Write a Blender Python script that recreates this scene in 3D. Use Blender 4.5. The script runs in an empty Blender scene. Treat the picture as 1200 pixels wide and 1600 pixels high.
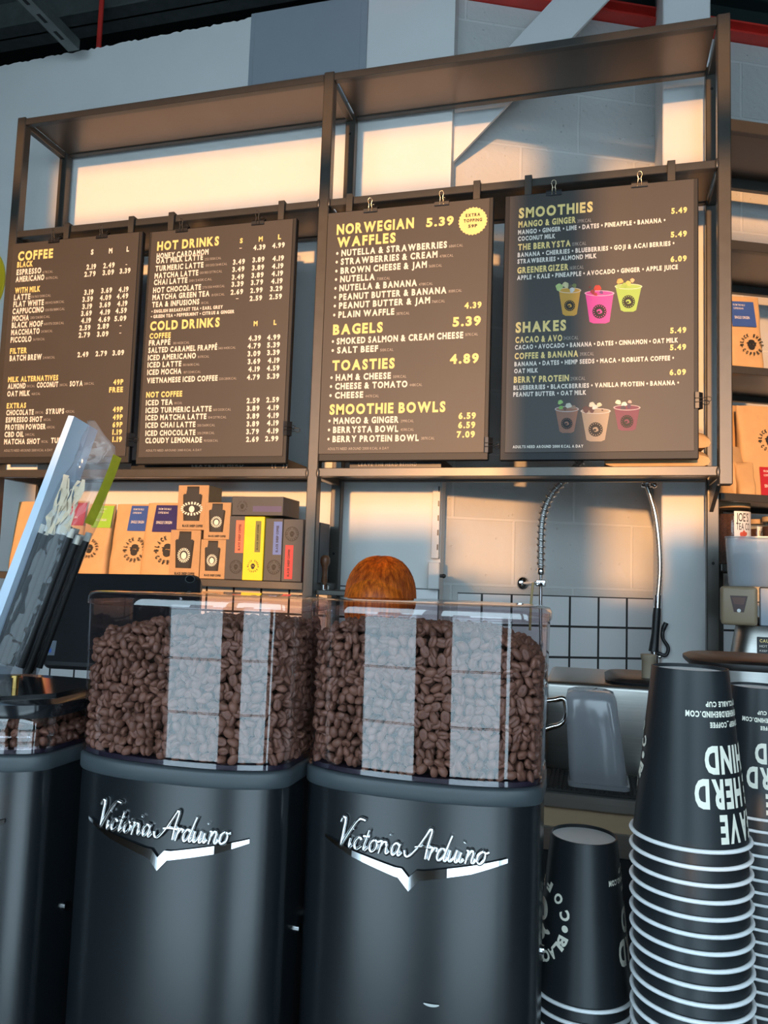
import bpy, bmesh, math, random
from mathutils import Vector, Matrix
random.seed(11)
sc = bpy.context.scene
COL = sc.collection
PI = math.pi
# ------------------------------------------------------------------ camera
YAW, PITCH, ROLL, FPX = math.radians(15.246), math.radians(4.872), math.radians(1.923), 1200.0
EYE = Vector((0, 0, 1.5))
_f = Vector((-math.sin(YAW)*math.cos(PITCH), math.cos(YAW)*math.cos(PITCH), math.sin(PITCH)))
_r0 = Vector((math.cos(YAW), math.sin(YAW), 0)); _u0 = _r0.cross(_f)
_r = _r0*math.cos(ROLL) + _u0*math.sin(ROLL)
_u = _u0*math.cos(ROLL) - _r0*math.sin(ROLL)
cd = bpy.data.cameras.new('camera'); cam = bpy.data.objects.new('camera', cd); COL.objects.link(cam)
M3 = Matrix((_r, _u, -_f)).transposed()
cam.matrix_world = Matrix.Translation(EYE) @ M3.to_4x4()
cd.sensor_fit = 'HORIZONTAL'; cd.sensor_width = 36; cd.lens = 36*FPX/1200; cd.clip_start = .02
sc.camera = cam
# ------------------------------------------------------------------ light, world, exposure
sc.view_settings.view_transform = 'Standard'; sc.view_settings.look = 'None'
sc.view_settings.gamma = 1.0; sc.view_settings.use_curve_mapping = False
sc.view_settings.exposure = 0.0
SKY_RADIANCE = 5.2; SKY_COLOR = (0.65, 0.86, 1.0)
SUN_ENERGY = 5.2; SUN_COLOR = (1.0, 0.48, 0.17)
SUN_ELEV, SUN_AZ = math.radians(3.6), math.radians(4.0)
w = bpy.data.worlds.new('world'); sc.world = w; w.use_nodes = True
bg = w.node_tree.nodes['Background']; bg.inputs[0].default_value = (*SKY_COLOR, 1); bg.inputs[1].default_value = SKY_RADIANCE
sl = bpy.data.lights.new('sun', 'SUN'); sl.energy = SUN_ENERGY; sl.color = SUN_COLOR; sl.angle = .034
so = bpy.data.objects.new('sun', sl); COL.objects.link(so); so.location = (-1, -9, 6)
sd = Vector((math.sin(SUN_AZ)*math.cos(SUN_ELEV), math.cos(SUN_AZ)*math.cos(SUN_ELEV), -math.sin(SUN_ELEV)))
so.rotation_euler = sd.to_track_quat('-Z', 'Y').to_euler()
# window openings of the street front (behind the camera): x0, x1
UP = [(-2.56, -.50), (-.31, 2.4), (2.6, 3.6)]; LOW = [(-1.60, -.57), (-.13, 1.10), (1.28, 1.56)]; SILL0, SILL1 = 1.46, 1.53
FRONT_Y = -1.4; WIN_HEAD = 3.225+4.1*math.tan(SUN_ELEV)
for a, b, z0, z1 in [(*q, .08, SILL0) for q in LOW]+[(*q, SILL1, WIN_HEAD) for q in UP]:
    pl = bpy.data.lights.new('window_portal', 'AREA'); pl.shape = 'RECTANGLE'
    pl.size = b - a; pl.size_y = z1 - z0; pl.energy = 1
    po = bpy.data.objects.new('window_portal', pl); COL.objects.link(po)
    po.location = ((a+b)/2, FRONT_Y + .02, (z0+z1)/2); po.rotation_euler = (PI/2, 0, 0)
    pl.cycles.is_portal = True

# ------------------------------------------------------------------ pixel -> place helpers (photo frame 1200 x 1600)
def ray(u, v):
    return _r*((u-600)/FPX) - _u*((v-800)/FPX) + _f
def atY(u, v, y): d = ray(u, v); return EYE + d*(y/d.y)
def atX(u, v, x): d = ray(u, v); return EYE + d*(x/d.x)
def onP(u, v, p0, n): d = ray(u, v); return EYE + d*((p0-EYE).dot(n)/d.dot(n))
def pix(p):
    q = Vector(p)-EYE; z = q.dot(_f); return 600+FPX*q.dot(_r)/z, 800-FPX*q.dot(_u)/z

# ------------------------------------------------------------------ materials
MATS = {}
def nodes_of(name):
    m = bpy.data.materials.new(name); m.use_nodes = True
    nt = m.node_tree; return m, nt, nt.nodes['Principled BSDF']
def mat(name, col, rough=.5, metal=0., noise=0., nscale=20., bump=0., bscale=60., spec=.5, coat=0., stretch=None, emit=None, rnoise=0.):
    """Principled surface whose colour varies with an object-space noise and which may carry a fine bump."""
    if name in MATS: return MATS[name]
    m, nt, b = nodes_of(name); L = nt.links
    b.inputs['Roughness'].default_value = rough; b.inputs['Metallic'].default_value = metal
    b.inputs['Specular IOR Level'].default_value = spec; b.inputs['Coat Weight'].default_value = coat
    tc = nt.nodes.new('ShaderNodeTexCoord'); mp = nt.nodes.new('ShaderNodeMapping')
    L.new(tc.outputs['Object'], mp.inputs[0])
    if stretch: mp.inputs['Scale'].default_value = stretch
    n = nt.nodes.new('ShaderNodeTexNoise'); n.inputs['Scale'].default_value = nscale; n.inputs['Detail'].default_value = 4
    L.new(mp.outputs[0], n.inputs['Vector'])
    r = nt.nodes.new('ShaderNodeMapRange'); r.inputs[1].default_value = .25; r.inputs[2].default_value = .75
    r.inputs[3].default_value = 1-noise; r.inputs[4].default_value = 1+noise
    L.new(n.outputs[0], r.inputs[0])
    mx = nt.nodes.new('ShaderNodeVectorMath'); mx.operation = 'SCALE'; mx.inputs[0].default_value = col[:3]
    L.new(r.outputs[0], mx.inputs['Scale']); L.new(mx.outputs[0], b.inputs['Base Color'])
    if rnoise:
        r2 = nt.nodes.new('ShaderNodeMapRange'); r2.inputs[3].default_value = rough-rnoise; r2.inputs[4].default_value = rough+rnoise
        L.new(n.outputs[0], r2.inputs[0]); L.new(r2.outputs[0], b.inputs['Roughness'])
    if bump:
        n2 = nt.nodes.new('ShaderNodeTexNoise'); n2.inputs['Scale'].default_value = bscale; n2.inputs['Detail'].default_value = 3
        L.new(mp.outputs[0], n2.inputs['Vector'])
        bp = nt.nodes.new('ShaderNodeBump'); bp.inputs['Strength'].default_value = bump; bp.inputs['Distance'].default_value = .002
        L.new(n2.outputs[0], bp.inputs['Height']); L.new(bp.outputs[0], b.inputs['Normal'])
    MATS[name] = m; return m
def clear_mat(name, tint, ior=1.5, rough=.02, haze=0., hazecol=(.8, .8, .85), bump=0., bscale=30.):
    """Thin clear or frosted plastic: tinted straight-through light, fresnel mirror, optional milky share."""
    if name in MATS: return MATS[name]
    m, nt, b = nodes_of(name); L = nt.links; nt.nodes.remove(b)
    out = nt.nodes['Material Output']
    t = nt.nodes.new('ShaderNodeBsdfTransparent'); t.inputs[0].default_value = (*tint, 1)
    g = nt.nodes.new('ShaderNodeBsdfGlossy'); g.inputs['Roughness'].default_value = rough
    # Schlick mirror share of a thin sheet, the same from both sides
    geo = nt.nodes.new('ShaderNodeNewGeometry'); dt = nt.nodes.new('ShaderNodeVectorMath'); dt.operation = 'DOT_PRODUCT'
    L.new(geo.outputs['Incoming'], dt.inputs[0]); L.new(geo.outputs['Normal'], dt.inputs[1])
    def mth(op, a, bval):
        q = nt.nodes.new('ShaderNodeMath'); q.operation = op; q.use_clamp = op == 'SUBTRACT'; L.new(a, q.inputs[0])
        if bval is not None: q.inputs[1].default_value = bval
        return q
    ab = mth('ABSOLUTE', dt.outputs['Value'], None); neg = mth('MULTIPLY', ab.outputs[0], -1); one = mth('ADD', neg.outputs[0], 1); pw = mth('POWER', one.outputs[0], 5)
    f0 = min(.9, 1.8*((ior-1)/(ior+1))**2); sc1 = mth('MULTIPLY', pw.outputs[0], 1-f0); fr = mth('ADD', sc1.outputs[0], f0)
    base = t
    if haze:
        d = nt.nodes.new('ShaderNodeBsdfDiffuse'); d.inputs[0].default_value = (*hazecol, 1)
        tl = nt.nodes.new('ShaderNodeBsdfTranslucent'); tl.inputs[0].default_value = (*hazecol, 1)
        a = nt.nodes.new('ShaderNodeMixShader'); L.new(d.outputs[0], a.inputs[1]); L.new(tl.outputs[0], a.inputs[2])
        h = nt.nodes.new('ShaderNodeMixShader'); h.inputs[0].default_value = haze
        L.new(t.outputs[0], h.inputs[1]); L.new(a.outputs[0], h.inputs[2]); base = h
    mx = nt.nodes.new('ShaderNodeMixShader'); L.new(fr.outputs[0], mx.inputs[0]); L.new(base.outputs[0], mx.inputs[1]); L.new(g.outputs[0], mx.inputs[2])
    if bump:
        tc = nt.nodes.new('ShaderNodeTexCoord'); n = nt.nodes.new('ShaderNodeTexNoise'); n.inputs['Scale'].default_value = bscale
        L.new(tc.outputs['Object'], n.inputs['Vector'])
        bp = nt.nodes.new('ShaderNodeBump'); bp.inputs['Strength'].default_value = bump; bp.inputs['Distance'].default_value = .01
        L.new(n.outputs[0], bp.inputs['Height']); L.new(bp.outputs[0], g.inputs['Normal']); L.new(bp.outputs[0], dt.inputs[1])
    L.new(mx.outputs[0], out.inputs[0]); MATS[name] = m; return m

STEEL = mat('raw_dark_steel', (.085, .079, .072), .33, .42, .05, 30, .02, 200, rnoise=.03)
STEELP = mat('dark_steel_sheet', (.15, .13, .115), .33, .8, .08, 4)
PLASTER = mat('white_plaster', (.74, .74, .73), .85, 0, .04, 3, .10, 35)
GREYPANEL = mat('grey_painted_panel', (.29, .32, .36), .6, 0, .04, 4)
PAINTW = mat('white_painted_steel', (.66, .66, .66), .55, 0, .03, 4)
BLACKCARD = mat('black_menu_paper', (.047, .042, .040), .5, 0, .06, 8, spec=.5)
BACKING = mat('dark_backing_board', (.006, .0075, .010), .55, 0, .1, 10)
INKY = mat('yellow_ink', (.88, .67, .25), .5, 0, .02); INKW = mat('cream_ink', (.80, .74, .66), .5, 0, .02)
INKG = mat('grey_ink', (.36, .32, .28), .5, 0, .02); INKK = mat('black_ink', (.015, .014, .013), .6, 0, .02)
CREAM = mat('cream_cup_print', (.80, .77, .66), .6, 0, .05, 60)
BLACKPL = mat('black_plastic', (.012, .013, .015), .38, 0, .1)
BLACKGL = mat('gloss_black_plastic', (.008, .009, .011), .12, 0, .1)
BLACKMET = mat('black_clip_steel', (.02, .022, .026), .3, .3, .1)
CHROME = mat('chrome', (.82, .82, .83), .07, 1, .02)
BRASSY = mat('nickel_wire', (.62, .52, .38), .22, 1, .05)
SATINBLK = mat('satin_black_powder_coat', (.006, .008, .010), .25, 0, .08, 8, .012, 900, spec=.7)
CUPBLK = mat('matt_black_paper', (.013, .016, .019), .36, 0, .06, 30, .02, 300, spec=.42)
CUPRIM = mat('white_paper_rim', (.80, .82, .84), .5, 0, .02)
CUPIN = mat('white_cup_inside', (.78, .78, .78), .5, 0, .02)
KRAFT = mat('kraft_paper', (.56, .34, .155), .7, 0, .08, 18, .5, 14)
KRAFTBOX = mat('kraft_card', (.46, .28, .14), .75, 0, .05, 60)
DKBOX = mat('dark_slate_card', (.045, .05, .06), .5, 0, .05, 20)
STAINLESS = mat('brushed_stainless', (.44, .43, .41), .34, 1, .08, 6, stretch=(1, 1, 40))
WOOD = mat('brown_turned_wood', (.16, .07, .035), .4, 0, .2, 30, stretch=(1, 1, 6))
PLY = mat('pale_wood_edge', (.46, .31, .17), .6, 0, .12, 12, stretch=(1, 12, 12))
BEAN = mat('roasted_coffee_bean', (.17, .082, .055), .42, 0, .35, 45, .15, 200, spec=.4)
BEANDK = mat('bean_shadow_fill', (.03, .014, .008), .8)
REDPAINT = mat('red_painted_steel', (.62, .04, .03), .45, 0, .15, 12)
DARKDECK = mat('dark_green_deck', (.012, .022, .022), .5, 0, .1)
BLACKPAINT = mat('black_ceiling_paint', (.006, .007, .008), .8, 0, .2)
GALV = mat('galvanised_steel', (.16, .18, .18), .45, .6, .15, 20)
HOPPER = clear_mat('clear_smoked_plastic', (.93, .88, .90), 1.66, .012)
CLEARBAG = clear_mat('clear_wrap_film', (.90, .93, .97), 1.28, .05, .11, (.75, .80, .86), .6, 22)
FROST = clear_mat('frosted_polycarbonate', (.80, .83, .88), 1.45, .12, .45, (.72, .75, .80))
TUB = clear_mat('milky_plastic_tub', (.75, .78, .82), 1.45, .2, .62, (.72, .76, .80))
GLASSJ = clear_mat('jar_glass', (.90, .92, .92), 1.5, .01)
PANE = clear_mat('window_glass', (.97, .98, .98), 1.15, .0)

# ------------------------------------------------------------------ mesh builder
class MB:
    def __init__(s): s.bm = bmesh.new(); s.mi = 0
    def _fin(s, faces):
        for f in faces: f.material_index = s.mi
        return faces
    def box(s, lo, hi, bev=0., M=None, seg=1):
        lo = Vector(lo); hi = Vector(hi)
        r = bmesh.ops.create_cube(s.bm, size=1, matrix=Matrix.Translation((lo+hi)/2) @ Matrix.Diagonal((*(hi-lo), 1)))
        vs = r['verts']; fs = list({f for v in vs for f in v.link_faces})
        if bev:
            es = list({e for v in vs for e in v.link_edges})
            q = bmesh.ops.bevel(s.bm, geom=es, offset=bev, segments=seg, profile=.5, affect='EDGES', clamp_overlap=True)
            fs = q['faces']; vs = list({v for f in fs for v in f.verts})
            fs = list({f for v in vs for f in v.link_faces})
        if M is not None: bmesh.ops.transform(s.bm, matrix=M, verts=vs)
        s._fin(fs); return s
    def poly(s, pts):
        vs = [s.bm.verts.new(p) for p in pts]; s._fin([s.bm.faces.new(vs)]); return s
    def prism(s, pts, d):
        """closed outline (3-D points) pushed along d"""
        d = Vector(d); a = [s.bm.verts.new(Vector(p)) for p in pts]; b = [s.bm.verts.new(Vector(p)+d) for p in pts]
        n = len(a); fs = [s.bm.faces.new(a), s.bm.faces.new(b[::-1])]
        fs += [s.bm.faces.new((a[i], b[i], b[(i+1) % n], a[(i+1) % n])) for i in range(n)]
        s._fin(fs); return s
    def loft(s, rings, cap0=False, cap1=False, closed=True):
        R = [[s.bm.verts.new(Vector(p)) for p in r] for r in rings]; n = len(R[0]); fs = []
        for a, b in zip(R[:-1], R[1:]):
            for i in range(n if closed else n-1):
                j = (i+1) % n
                fs.append(s.bm.faces.new((a[i], a[j], b[j], b[i])))
        if cap0: fs.append(s.bm.faces.new(R[0][::-1]))
        if cap1: fs.append(s.bm.faces.new(R[-1]))
        s._fin(fs); return s
    def lathe(s, prof, c=(0, 0, 0), n=32, M=None, cap0=False, cap1=False):
        c = Vector(c)
        rings = [[Vector((r*math.cos(2*PI*i/n), r*math.sin(2*PI*i/n), z)) for i in range(n)] for r, z in prof]
        rings = [[(M @ p if M else p)+c for p in r] for r in rings]
        return s.loft(rings, cap0, cap1)
    def tube(s, pts, r, n=8, caps=True, closed=False):
        pts = [Vector(p) for p in pts]; m = len(pts)
        rad = r if isinstance(r, (list, tuple)) else [r]*m
        rings = []; up = None
        for i, p in enumerate(pts):
            if closed: t = pts[(i+1) % m]-pts[i-1]
            else: t = pts[min(i+1, m-1)]-pts[max(i-1, 0)]
            if t.length < 1e-9: t = Vector((0, 0, 1))
            t.normalize()
            if up is None: up = Vector((0, 0, 1)) if abs(t.z) < .9 else Vector((1, 0, 0))
            x = t.cross(up)
            if x.length < 1e-6: x = t.cross(Vector((0, 1, .1)))
            x.normalize(); y = x.cross(t); y.normalize(); up = y
            rings.append([p+(x*math.cos(2*PI*k/n)+y*math.sin(2*PI*k/n))*rad[i] for k in range(n)])
        if closed: rings.append(rings[0]); caps = False
        return s.loft(rings, caps, caps)
    def ball(s, c, r, n=16, m=10, M=None):
        rr = r if isinstance(r, (tuple, list)) else (r, r, r)
        q = bmesh.ops.create_uvsphere(s.bm, u_segments=n, v_segments=m, radius=1)
        T = Matrix.Translation(c) @ (M or Matrix.Identity(4)) @ Matrix.Diagonal((*rr, 1))
        bmesh.ops.transform(s.bm, matrix=T, verts=q['verts'])
        s._fin(list({f for v in q['verts'] for f in v.link_faces})); return s
    def disc(s, c, rx, ry, ax, ay, n=28, a0=0):
        s.poly([Vector(c)+ax*rx*math.cos(a0+2*PI*i/n)+ay*ry*math.sin(a0+2*PI*i/n) for i in range(n)]); return s
    def text(s, t, h, width, fn, weight='B', gap=.13, align=0, cut=0):
        """lettering of cap height h fitted to width; fn(x, y) puts a point of the flat text in place"""
        x = 0; glyphs = []
        for ch in t:
            if ch == ' ': x += .42; continue
            g = GLYPH[(ch, weight)]; glyphs.append((g, x-g[2])); x += g[3]-g[2]+gap
        tot = max(x-gap, .01); sx = (width/tot) if width else h
        off = -align*tot*sx
        for g, gx in glyphs:
            V = [s.bm.verts.new((px, py, 0)) for px, py in g[0]]
            F = []
            for f in g[1]:
                try: F.append(s.bm.faces.new([V[i] for i in f]))
                except ValueError: pass
            if cut:
                lo = min(v.co.x for v in V); hi = max(v.co.x for v in V); k = lo+cut
                while k < hi:
                    geo = list({v for f in F for v in f.verts})+list({e for f in F for e in f.edges})+F
                    q = bmesh.ops.bisect_plane(s.bm, geom=geo, plane_co=(k, 0, 0), plane_no=(1, 0, 0))
                    F = [a for a in q['geom'] if isinstance(a, bmesh.types.BMFace)]; k += cut
                V = list({v for f in F for v in f.verts})
            for v in V: v.co = fn((v.co.x+gx)*sx+off, v.co.y*h)
            s._fin(F)
        return tot*sx
    def build(s, name, mats, parent=None, smooth=False, loc=None, normals=True):
        if normals: bmesh.ops.recalc_face_normals(s.bm, faces=s.bm.faces)
        me = bpy.data.meshes.new(name); s.bm.to_mesh(me); s.bm.free()
        for m in (mats if isinstance(mats, (list, tuple)) else [mats]): me.materials.append(m)
        if smooth:
            me.shade_smooth() if smooth is True else (me.shade_smooth(), me.set_sharp_from_angle(angle=math.radians(smooth)))
        o = bpy.data.objects.new(name, me); COL.objects.link(o)
        if parent: o.parent = parent; o.matrix_parent_inverse = Matrix.Translation(parent.location).inverted() if parent.type == 'EMPTY' else Matrix.Identity(4)
        if loc: o.location = loc
        return o
def thing(name, label, cat, loc, group=None):
    o = bpy.data.objects.new(name, None); COL.objects.link(o); o.location = loc; o.empty_display_size = .05
    o['label'] = label; o['category'] = cat
    if group: o['group'] = group
    return o
def tag(o, label, cat, group=None):
    o['label'] = label; o['category'] = cat
    if group: o['group'] = group
    return o
def struct(o): o['kind'] = 'structure'; return o
def copy_tree(o, parent=None):
    c = o.copy(); COL.objects.link(c)
    if parent: c.parent = parent; c.matrix_parent_inverse = o.matrix_parent_inverse.copy()
    for ch in list(o.children): copy_tree(ch, c)
    return c
def spline(pts, k=6):
    pts = [Vector(p) for p in pts]; out = []
    for i in range(len(pts)-1):
        a, b, c, d = pts[max(i-1, 0)], pts[i], pts[i+1], pts[min(i+2, len(pts)-1)]
        for j in range(k):
            t = j/k
            out.append(.5*((2*b)+(c-a)*t+(2*a-5*b+4*c-d)*t*t+(3*b-a-3*c+d)*t**3))
    return out+[pts[-1]]

# ------------------------------------------------------------------ letters: every glyph of the built-in font once, as flat meshes
CHARS = "ABCDEFGHIJKLMNOPQRSTUVWXYZ0123456789.,&/'-_\u2022\u00c9"
GLYPH = {}
tmp = []
for wt, off in (('B', .046), ('R', .008)):
    for ch in CHARS:
        cu = bpy.data.curves.new('glyph', 'FONT'); cu.body = ch; cu.resolution_u = 3; cu.offset = off; cu.fill_mode = 'FRONT'
        ob = bpy.data.objects.new('glyph', cu); COL.objects.link(ob); tmp.append((ch, wt, ob, cu))
dg = bpy.context.evaluated_depsgraph_get()
raw = {}
for ch, wt, ob, cu in tmp:
    me = bpy.data.meshes.new_from_object(ob.evaluated_get(dg))
    raw[(ch, wt)] = ([(v.co.x, v.co.y) for v in me.vertices], [tuple(p.vertices) for p in me.polygons]); bpy.data.meshes.remove(me)
for ch, wt, ob, cu in tmp:
    bpy.data.objects.remove(ob); bpy.data.curves.remove(cu)
for (ch, wt), (vs, fs) in raw.items():
    H = raw[('H', wt)][0]; hy0 = min(p[1] for p in H); k = 1/(max(p[1] for p in H)-hy0)
    q = [(x*k, (y-hy0)*k) for x, y in vs] or [(0, 0)]
    GLYPH[(ch, wt)] = (q, fs, min(p[0] for p in q), max(p[0] for p in q))
X3, Y3, Z3 = Vector((1, 0, 0)), Vector((0, 1, 0)), Vector((0, 0, 1))
# ================================================================== the setting
BA = math.radians(24.5); BD = Vector((math.cos(BA), math.sin(BA), 0)); BN = Vector((-math.sin(BA), math.cos(BA), 0))
BP = Vector((.2, 3.1, 0))                                   # a point on the angled block wall
def onB(u, v, off=0.): return onP(u, v, BP-BN*off, BN)
b = MB(); b.box((-7, -1.6, -.1), (6, 6, 0)); struct(b.build('floor', mat('grey_floor', (.30, .29, .28), .22, 0, .15, 3)))
b = MB(); b.box((-7, -1.6, 4.9), (6, 6, 5.0)); struct(b.build('ceiling', BLACKPAINT))
b = MB(); b.box((-7.1, -1.6, 0), (-7, 6, 5)); struct(b.build('wall_left_end', mat('dark_side_wall', (.10, .10, .10), .7)))
b = MB(); b.box((6, -1.6, 0), (6.1, 6, 5)); struct(b.build('wall_right_end', MATS['dark_side_wall']))
b = MB(); b.box((-7, 5.9, 0), (6, 6, 5)); struct(b.build('wall_far', BLACKPAINT))
# white plaster wall with its rough, broken top edge
b = MB(); n = 420; x0, x1 = -7.0, -.522; prof = []
for i in range(n+1):
    x = x0+(x1-x0)*i/n
    prof.append((x, 3.74+.03*(x+2.6)/1.2*.8+random.uniform(-.005, .005)))
pts = [Vector((x0, 2.70, 0))]+[Vector((x, 2.70, min(z, 3.80))) for x, z in prof]+[Vector((x1, 2.70, 0))]
b.prism(pts, (0, .075, 0)); struct(b.build('wall_back', PLASTER))
# grey sheet let into the plaster above the shelf
b = MB(); a = atY(388, 128, 2.694); c = atY(575, 20, 2.694)
b.box((a.x, 2.690, 3.34), (c.x, 2.6985, 3.775), .001)
b.box((a.x+.018, 2.6885, 3.34), (a.x+.0195, 2.691, 3.775)); b.box((c.x-.028, 2.6885, 3.34), (c.x-.0265, 2.691, 3.775))
struct(b.build('trim_1', GREYPANEL))
# angled wall of painted concrete blocks, tiled splashback at its foot
m, nt, p = nodes_of('painted_block'); L = nt.links
tc = nt.nodes.new('ShaderNodeTexCoord'); br = nt.nodes.new('ShaderNodeTexBrick')
br.offset = .5; br.inputs['Scale'].default_value = 1; br.inputs['Mortar Size'].default_value = .006; br.inputs['Mortar Smooth'].default_value = .3
br.inputs['Brick Width'].default_value = .47; br.inputs['Row Height'].default_value = .243
br.inputs['Color1'].default_value = (.50, .50, .49, 1); br.inputs['Color2'].default_value = (.53, .53, .52, 1); br.inputs['Mortar'].default_value = (.58, .58, .57, 1)
mp = nt.nodes.new('ShaderNodeMapping'); mp.inputs['Location'].default_value = (.06, 0, 0)
L.new(tc.outputs['UV'], mp.inputs[0]); L.new(mp.outputs[0], br.inputs['Vector']); L.new(br.outputs[0], p.inputs['Base Color'])
p.inputs['Roughness'].default_value = .75
nz = nt.nodes.new('ShaderNodeTexVoronoi'); nz.inputs['Scale'].default_value = 26; L.new(tc.outputs['UV'], nz.inputs['Vector'])
pit = nt.nodes.new('ShaderNodeMapRange'); pit.inputs[1].default_value = .05; pit.inputs[2].default_value = .12; L.new(nz.outputs['Distance'], pit.inputs[0])
add = nt.nodes.new('ShaderNodeMath'); add.operation = 'MULTIPLY_ADD'; add.inputs[1].default_value = .8
L.new(pit.outputs[0], add.inputs[0]); L.new(br.outputs['Fac'], add.inputs[2])
nz2 = nt.nodes.new('ShaderNodeTexNoise'); nz2.inputs['Scale'].default_value = 40; L.new(tc.outputs['UV'], nz2.inputs['Vector'])
ad2 = nt.nodes.new('ShaderNodeMath'); ad2.operation = 'ADD'; L.new(add.outputs[0], ad2.inputs[0]); L.new(nz2.outputs[0], ad2.inputs[1])
bp = nt.nodes.new('ShaderNodeBump'); bp.inputs['Strength'].default_value = .55; bp.inputs['Distance'].default_value = .004
L.new(ad2.outputs[0], bp.inputs['Height']); L.new(bp.outputs[0], p.inputs['Normal']); MATS['block'] = m
def wall_uv(o, z0):
    me = o.data; uv = me.uv_layers.new(name='uv')
    for l in me.loops:
        c = me.vertices[l.vertex_index].co; uv.data[l.index].uv = ((c-BP).dot(BD), c.z-z0)
def bslab(s0, s1, z0, z1, o0, o1, b, bev=0):
    """a box lying along the angled wall: s along it, z up, o out from it towards the room"""
    M = Matrix(((BD.x, -BN.x, 0, BP.x), (BD.y, -BN.y, 0, BP.y), (0, 0, 1, 0), (0, 0, 0, 1)))
    b.box((s0, o0, z0), (s1, o1, z1), bev, M); return b
b = MB(); bslab(-.92, 4.6, 0, 3.755, -.1, 0, b); o = b.build('wall_right', m); wall_uv(o, 3.672); struct(o)
m2, nt, p = nodes_of('white_wall_tile'); L = nt.links
tc = nt.nodes.new('ShaderNodeTexCoord'); br = nt.nodes.new('ShaderNodeTexBrick'); br.offset = 0; br.inputs['Scale'].default_value = 1
br.inputs['Mortar Size'].default_value = .0042; br.inputs['Mortar Smooth'].default_value = .05; br.inputs['Brick Width'].default_value = .1135; br.inputs['Row Height'].default_value = .1135
br.inputs['Color1'].default_value = (.70, .70, .71, 1); br.inputs['Color2'].default_value = (.73, .73, .74, 1); br.inputs['Mortar'].default_value = (.035, .035, .035, 1)
mp = nt.nodes.new('ShaderNodeMapping'); L.new(tc.outputs['UV'], mp.inputs[0]); L.new(mp.outputs[0], br.inputs['Vector']); L.new(br.outputs[0], p.inputs['Base Color'])
p.inputs['Roughness'].default_value = .18
bp = nt.nodes.new('ShaderNodeBump'); bp.invert = True; bp.inputs['Strength'].default_value = .5; bp.inputs['Distance'].default_value = .002
L.new(br.outputs['Fac'], bp.inputs['Height']); L.new(bp.outputs[0], p.inputs['Normal']); MATS['tile'] = m2
sx = (onB(889, 960)-BP).dot(BD); mp.inputs['Location'].default_value = (-sx, 0, 0)
b = MB(); bslab(-.74, 4.6, .6, 1.455, 0, .008, b); o = b.build('trim_2', m2); wall_uv(o, 1.455-.1135*20); struct(o)
# the same tiles on the plaster wall
b = MB(); b.box((-6.9, 2.692, .6), (-.522, 2.6995, 1.466)); o = b.build('trim_3', m2)
uv = o.data.uv_layers.new(name='uv')
for l in o.data.loops:
    c = o.data.vertices[l.vertex_index].co; uv.data[l.index].uv = (c.x+.522+sx, c.z-1.466+.1135*20)
struct(o)
# upper dark deck, red channel on top of the blocks
b = MB()
for k in range(9): bslab(-1.4, 4.6, 3.86+.1*k, 3.935+.1*k, -.1, .0 if k % 2 else -.035, b)
bslab(-1.4, 4.6, 3.8, 4.9, -.12, -.06, b); struct(b.build('wall_upper', DARKDECK))
b = MB(); bslab(-1.4, 4.6, 3.758, 3.765, -.02, .055, b); bslab(-1.4, 4.6, 3.80, 3.808, -.02, .055, b); bslab(-1.4, 4.6, 3.765, 3.80, -.02, .015, b)
for k in range(16): bslab(-1.3+.36*k, -1.27+.36*k, 3.772, 3.794, .015, .03, b, .004)
struct(b.build('beam', REDPAINT))
# white steel column and the flat diagonal brace that leaves the end of the plaster wall
b = MB(); b.box((.226, 2.75, 0), (.385, 3.12, 4.9), .004); struct(b.build('column', PAINTW))
q = [atY(*c, 2.735) for c in ((707.5, 253.5), (949.5, 0), (862, 0), (707.5, 167))]
d = (q[1]-q[0])*.55; q[1] += d; q[2] += d
b = MB(); b.prism(q, (0, .012, 0)); struct(b.build('trim_4', PAINTW))
# street front behind the camera: piers, head, glass
b = MB()
for op, z0, z1 in ((LOW, 0, SILL0), (UP, SILL1, WIN_HEAD)):
    xs = [-7]+[x for a in op for x in a]+[6]
    for a, c in zip(xs[0::2], xs[1::2]): b.box((a, FRONT_Y-.12, z0), (c, FRONT_Y, z1))
b.box((-7, FRONT_Y-.12, SILL0), (6, FRONT_Y, SILL1)); b.box((-7, FRONT_Y-.12, WIN_HEAD), (6, FRONT_Y, 4.9)); 
tz, tx = 4.1*math.tan(SUN_ELEV), 4.1*math.tan(SUN_AZ)       # added unseen steps under the upper panes, shaped to trim the low sun
for xa, xb, z in ((-.92, -.52, 1.69), (-.52, .20, 1.50), (.20, .50, 1.69), (.50, 3.2, 1.46)): b.box((xa-tx, FRONT_Y-.11, SILL1-.01), (xb-tx, FRONT_Y-.01, z+tz))
struct(b.build('wall_front', MATS['dark_side_wall']))
TR_Z = 2.875+4.1*math.tan(SUN_ELEV)
for i, (a, c, z0, z1) in enumerate([(*q, .0, SILL0) for q in LOW]+[(*q, SILL1, WIN_HEAD) for q in UP]):
    b = MB()
    if z0 > 1: b.box((a, FRONT_Y-.09, TR_Z-.085), (c, FRONT_Y-.04, TR_Z+.085))
    else: b.box((a, FRONT_Y-.09, 0), (c, FRONT_Y-.04, .06))
    for x in (a, c-.03): b.box((x, FRONT_Y-.09, z0), (x+.03, FRONT_Y-.04, z1))
    o = struct(b.build('window_%d' % (i+1), BLACKPL))
    b = MB(); b.poly([(a, FRONT_Y-.065, z0), (c, FRONT_Y-.065, z0), (c, FRONT_Y-.065, z1), (a, FRONT_Y-.065, z1)]); b.build('pane', PANE, o)
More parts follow.
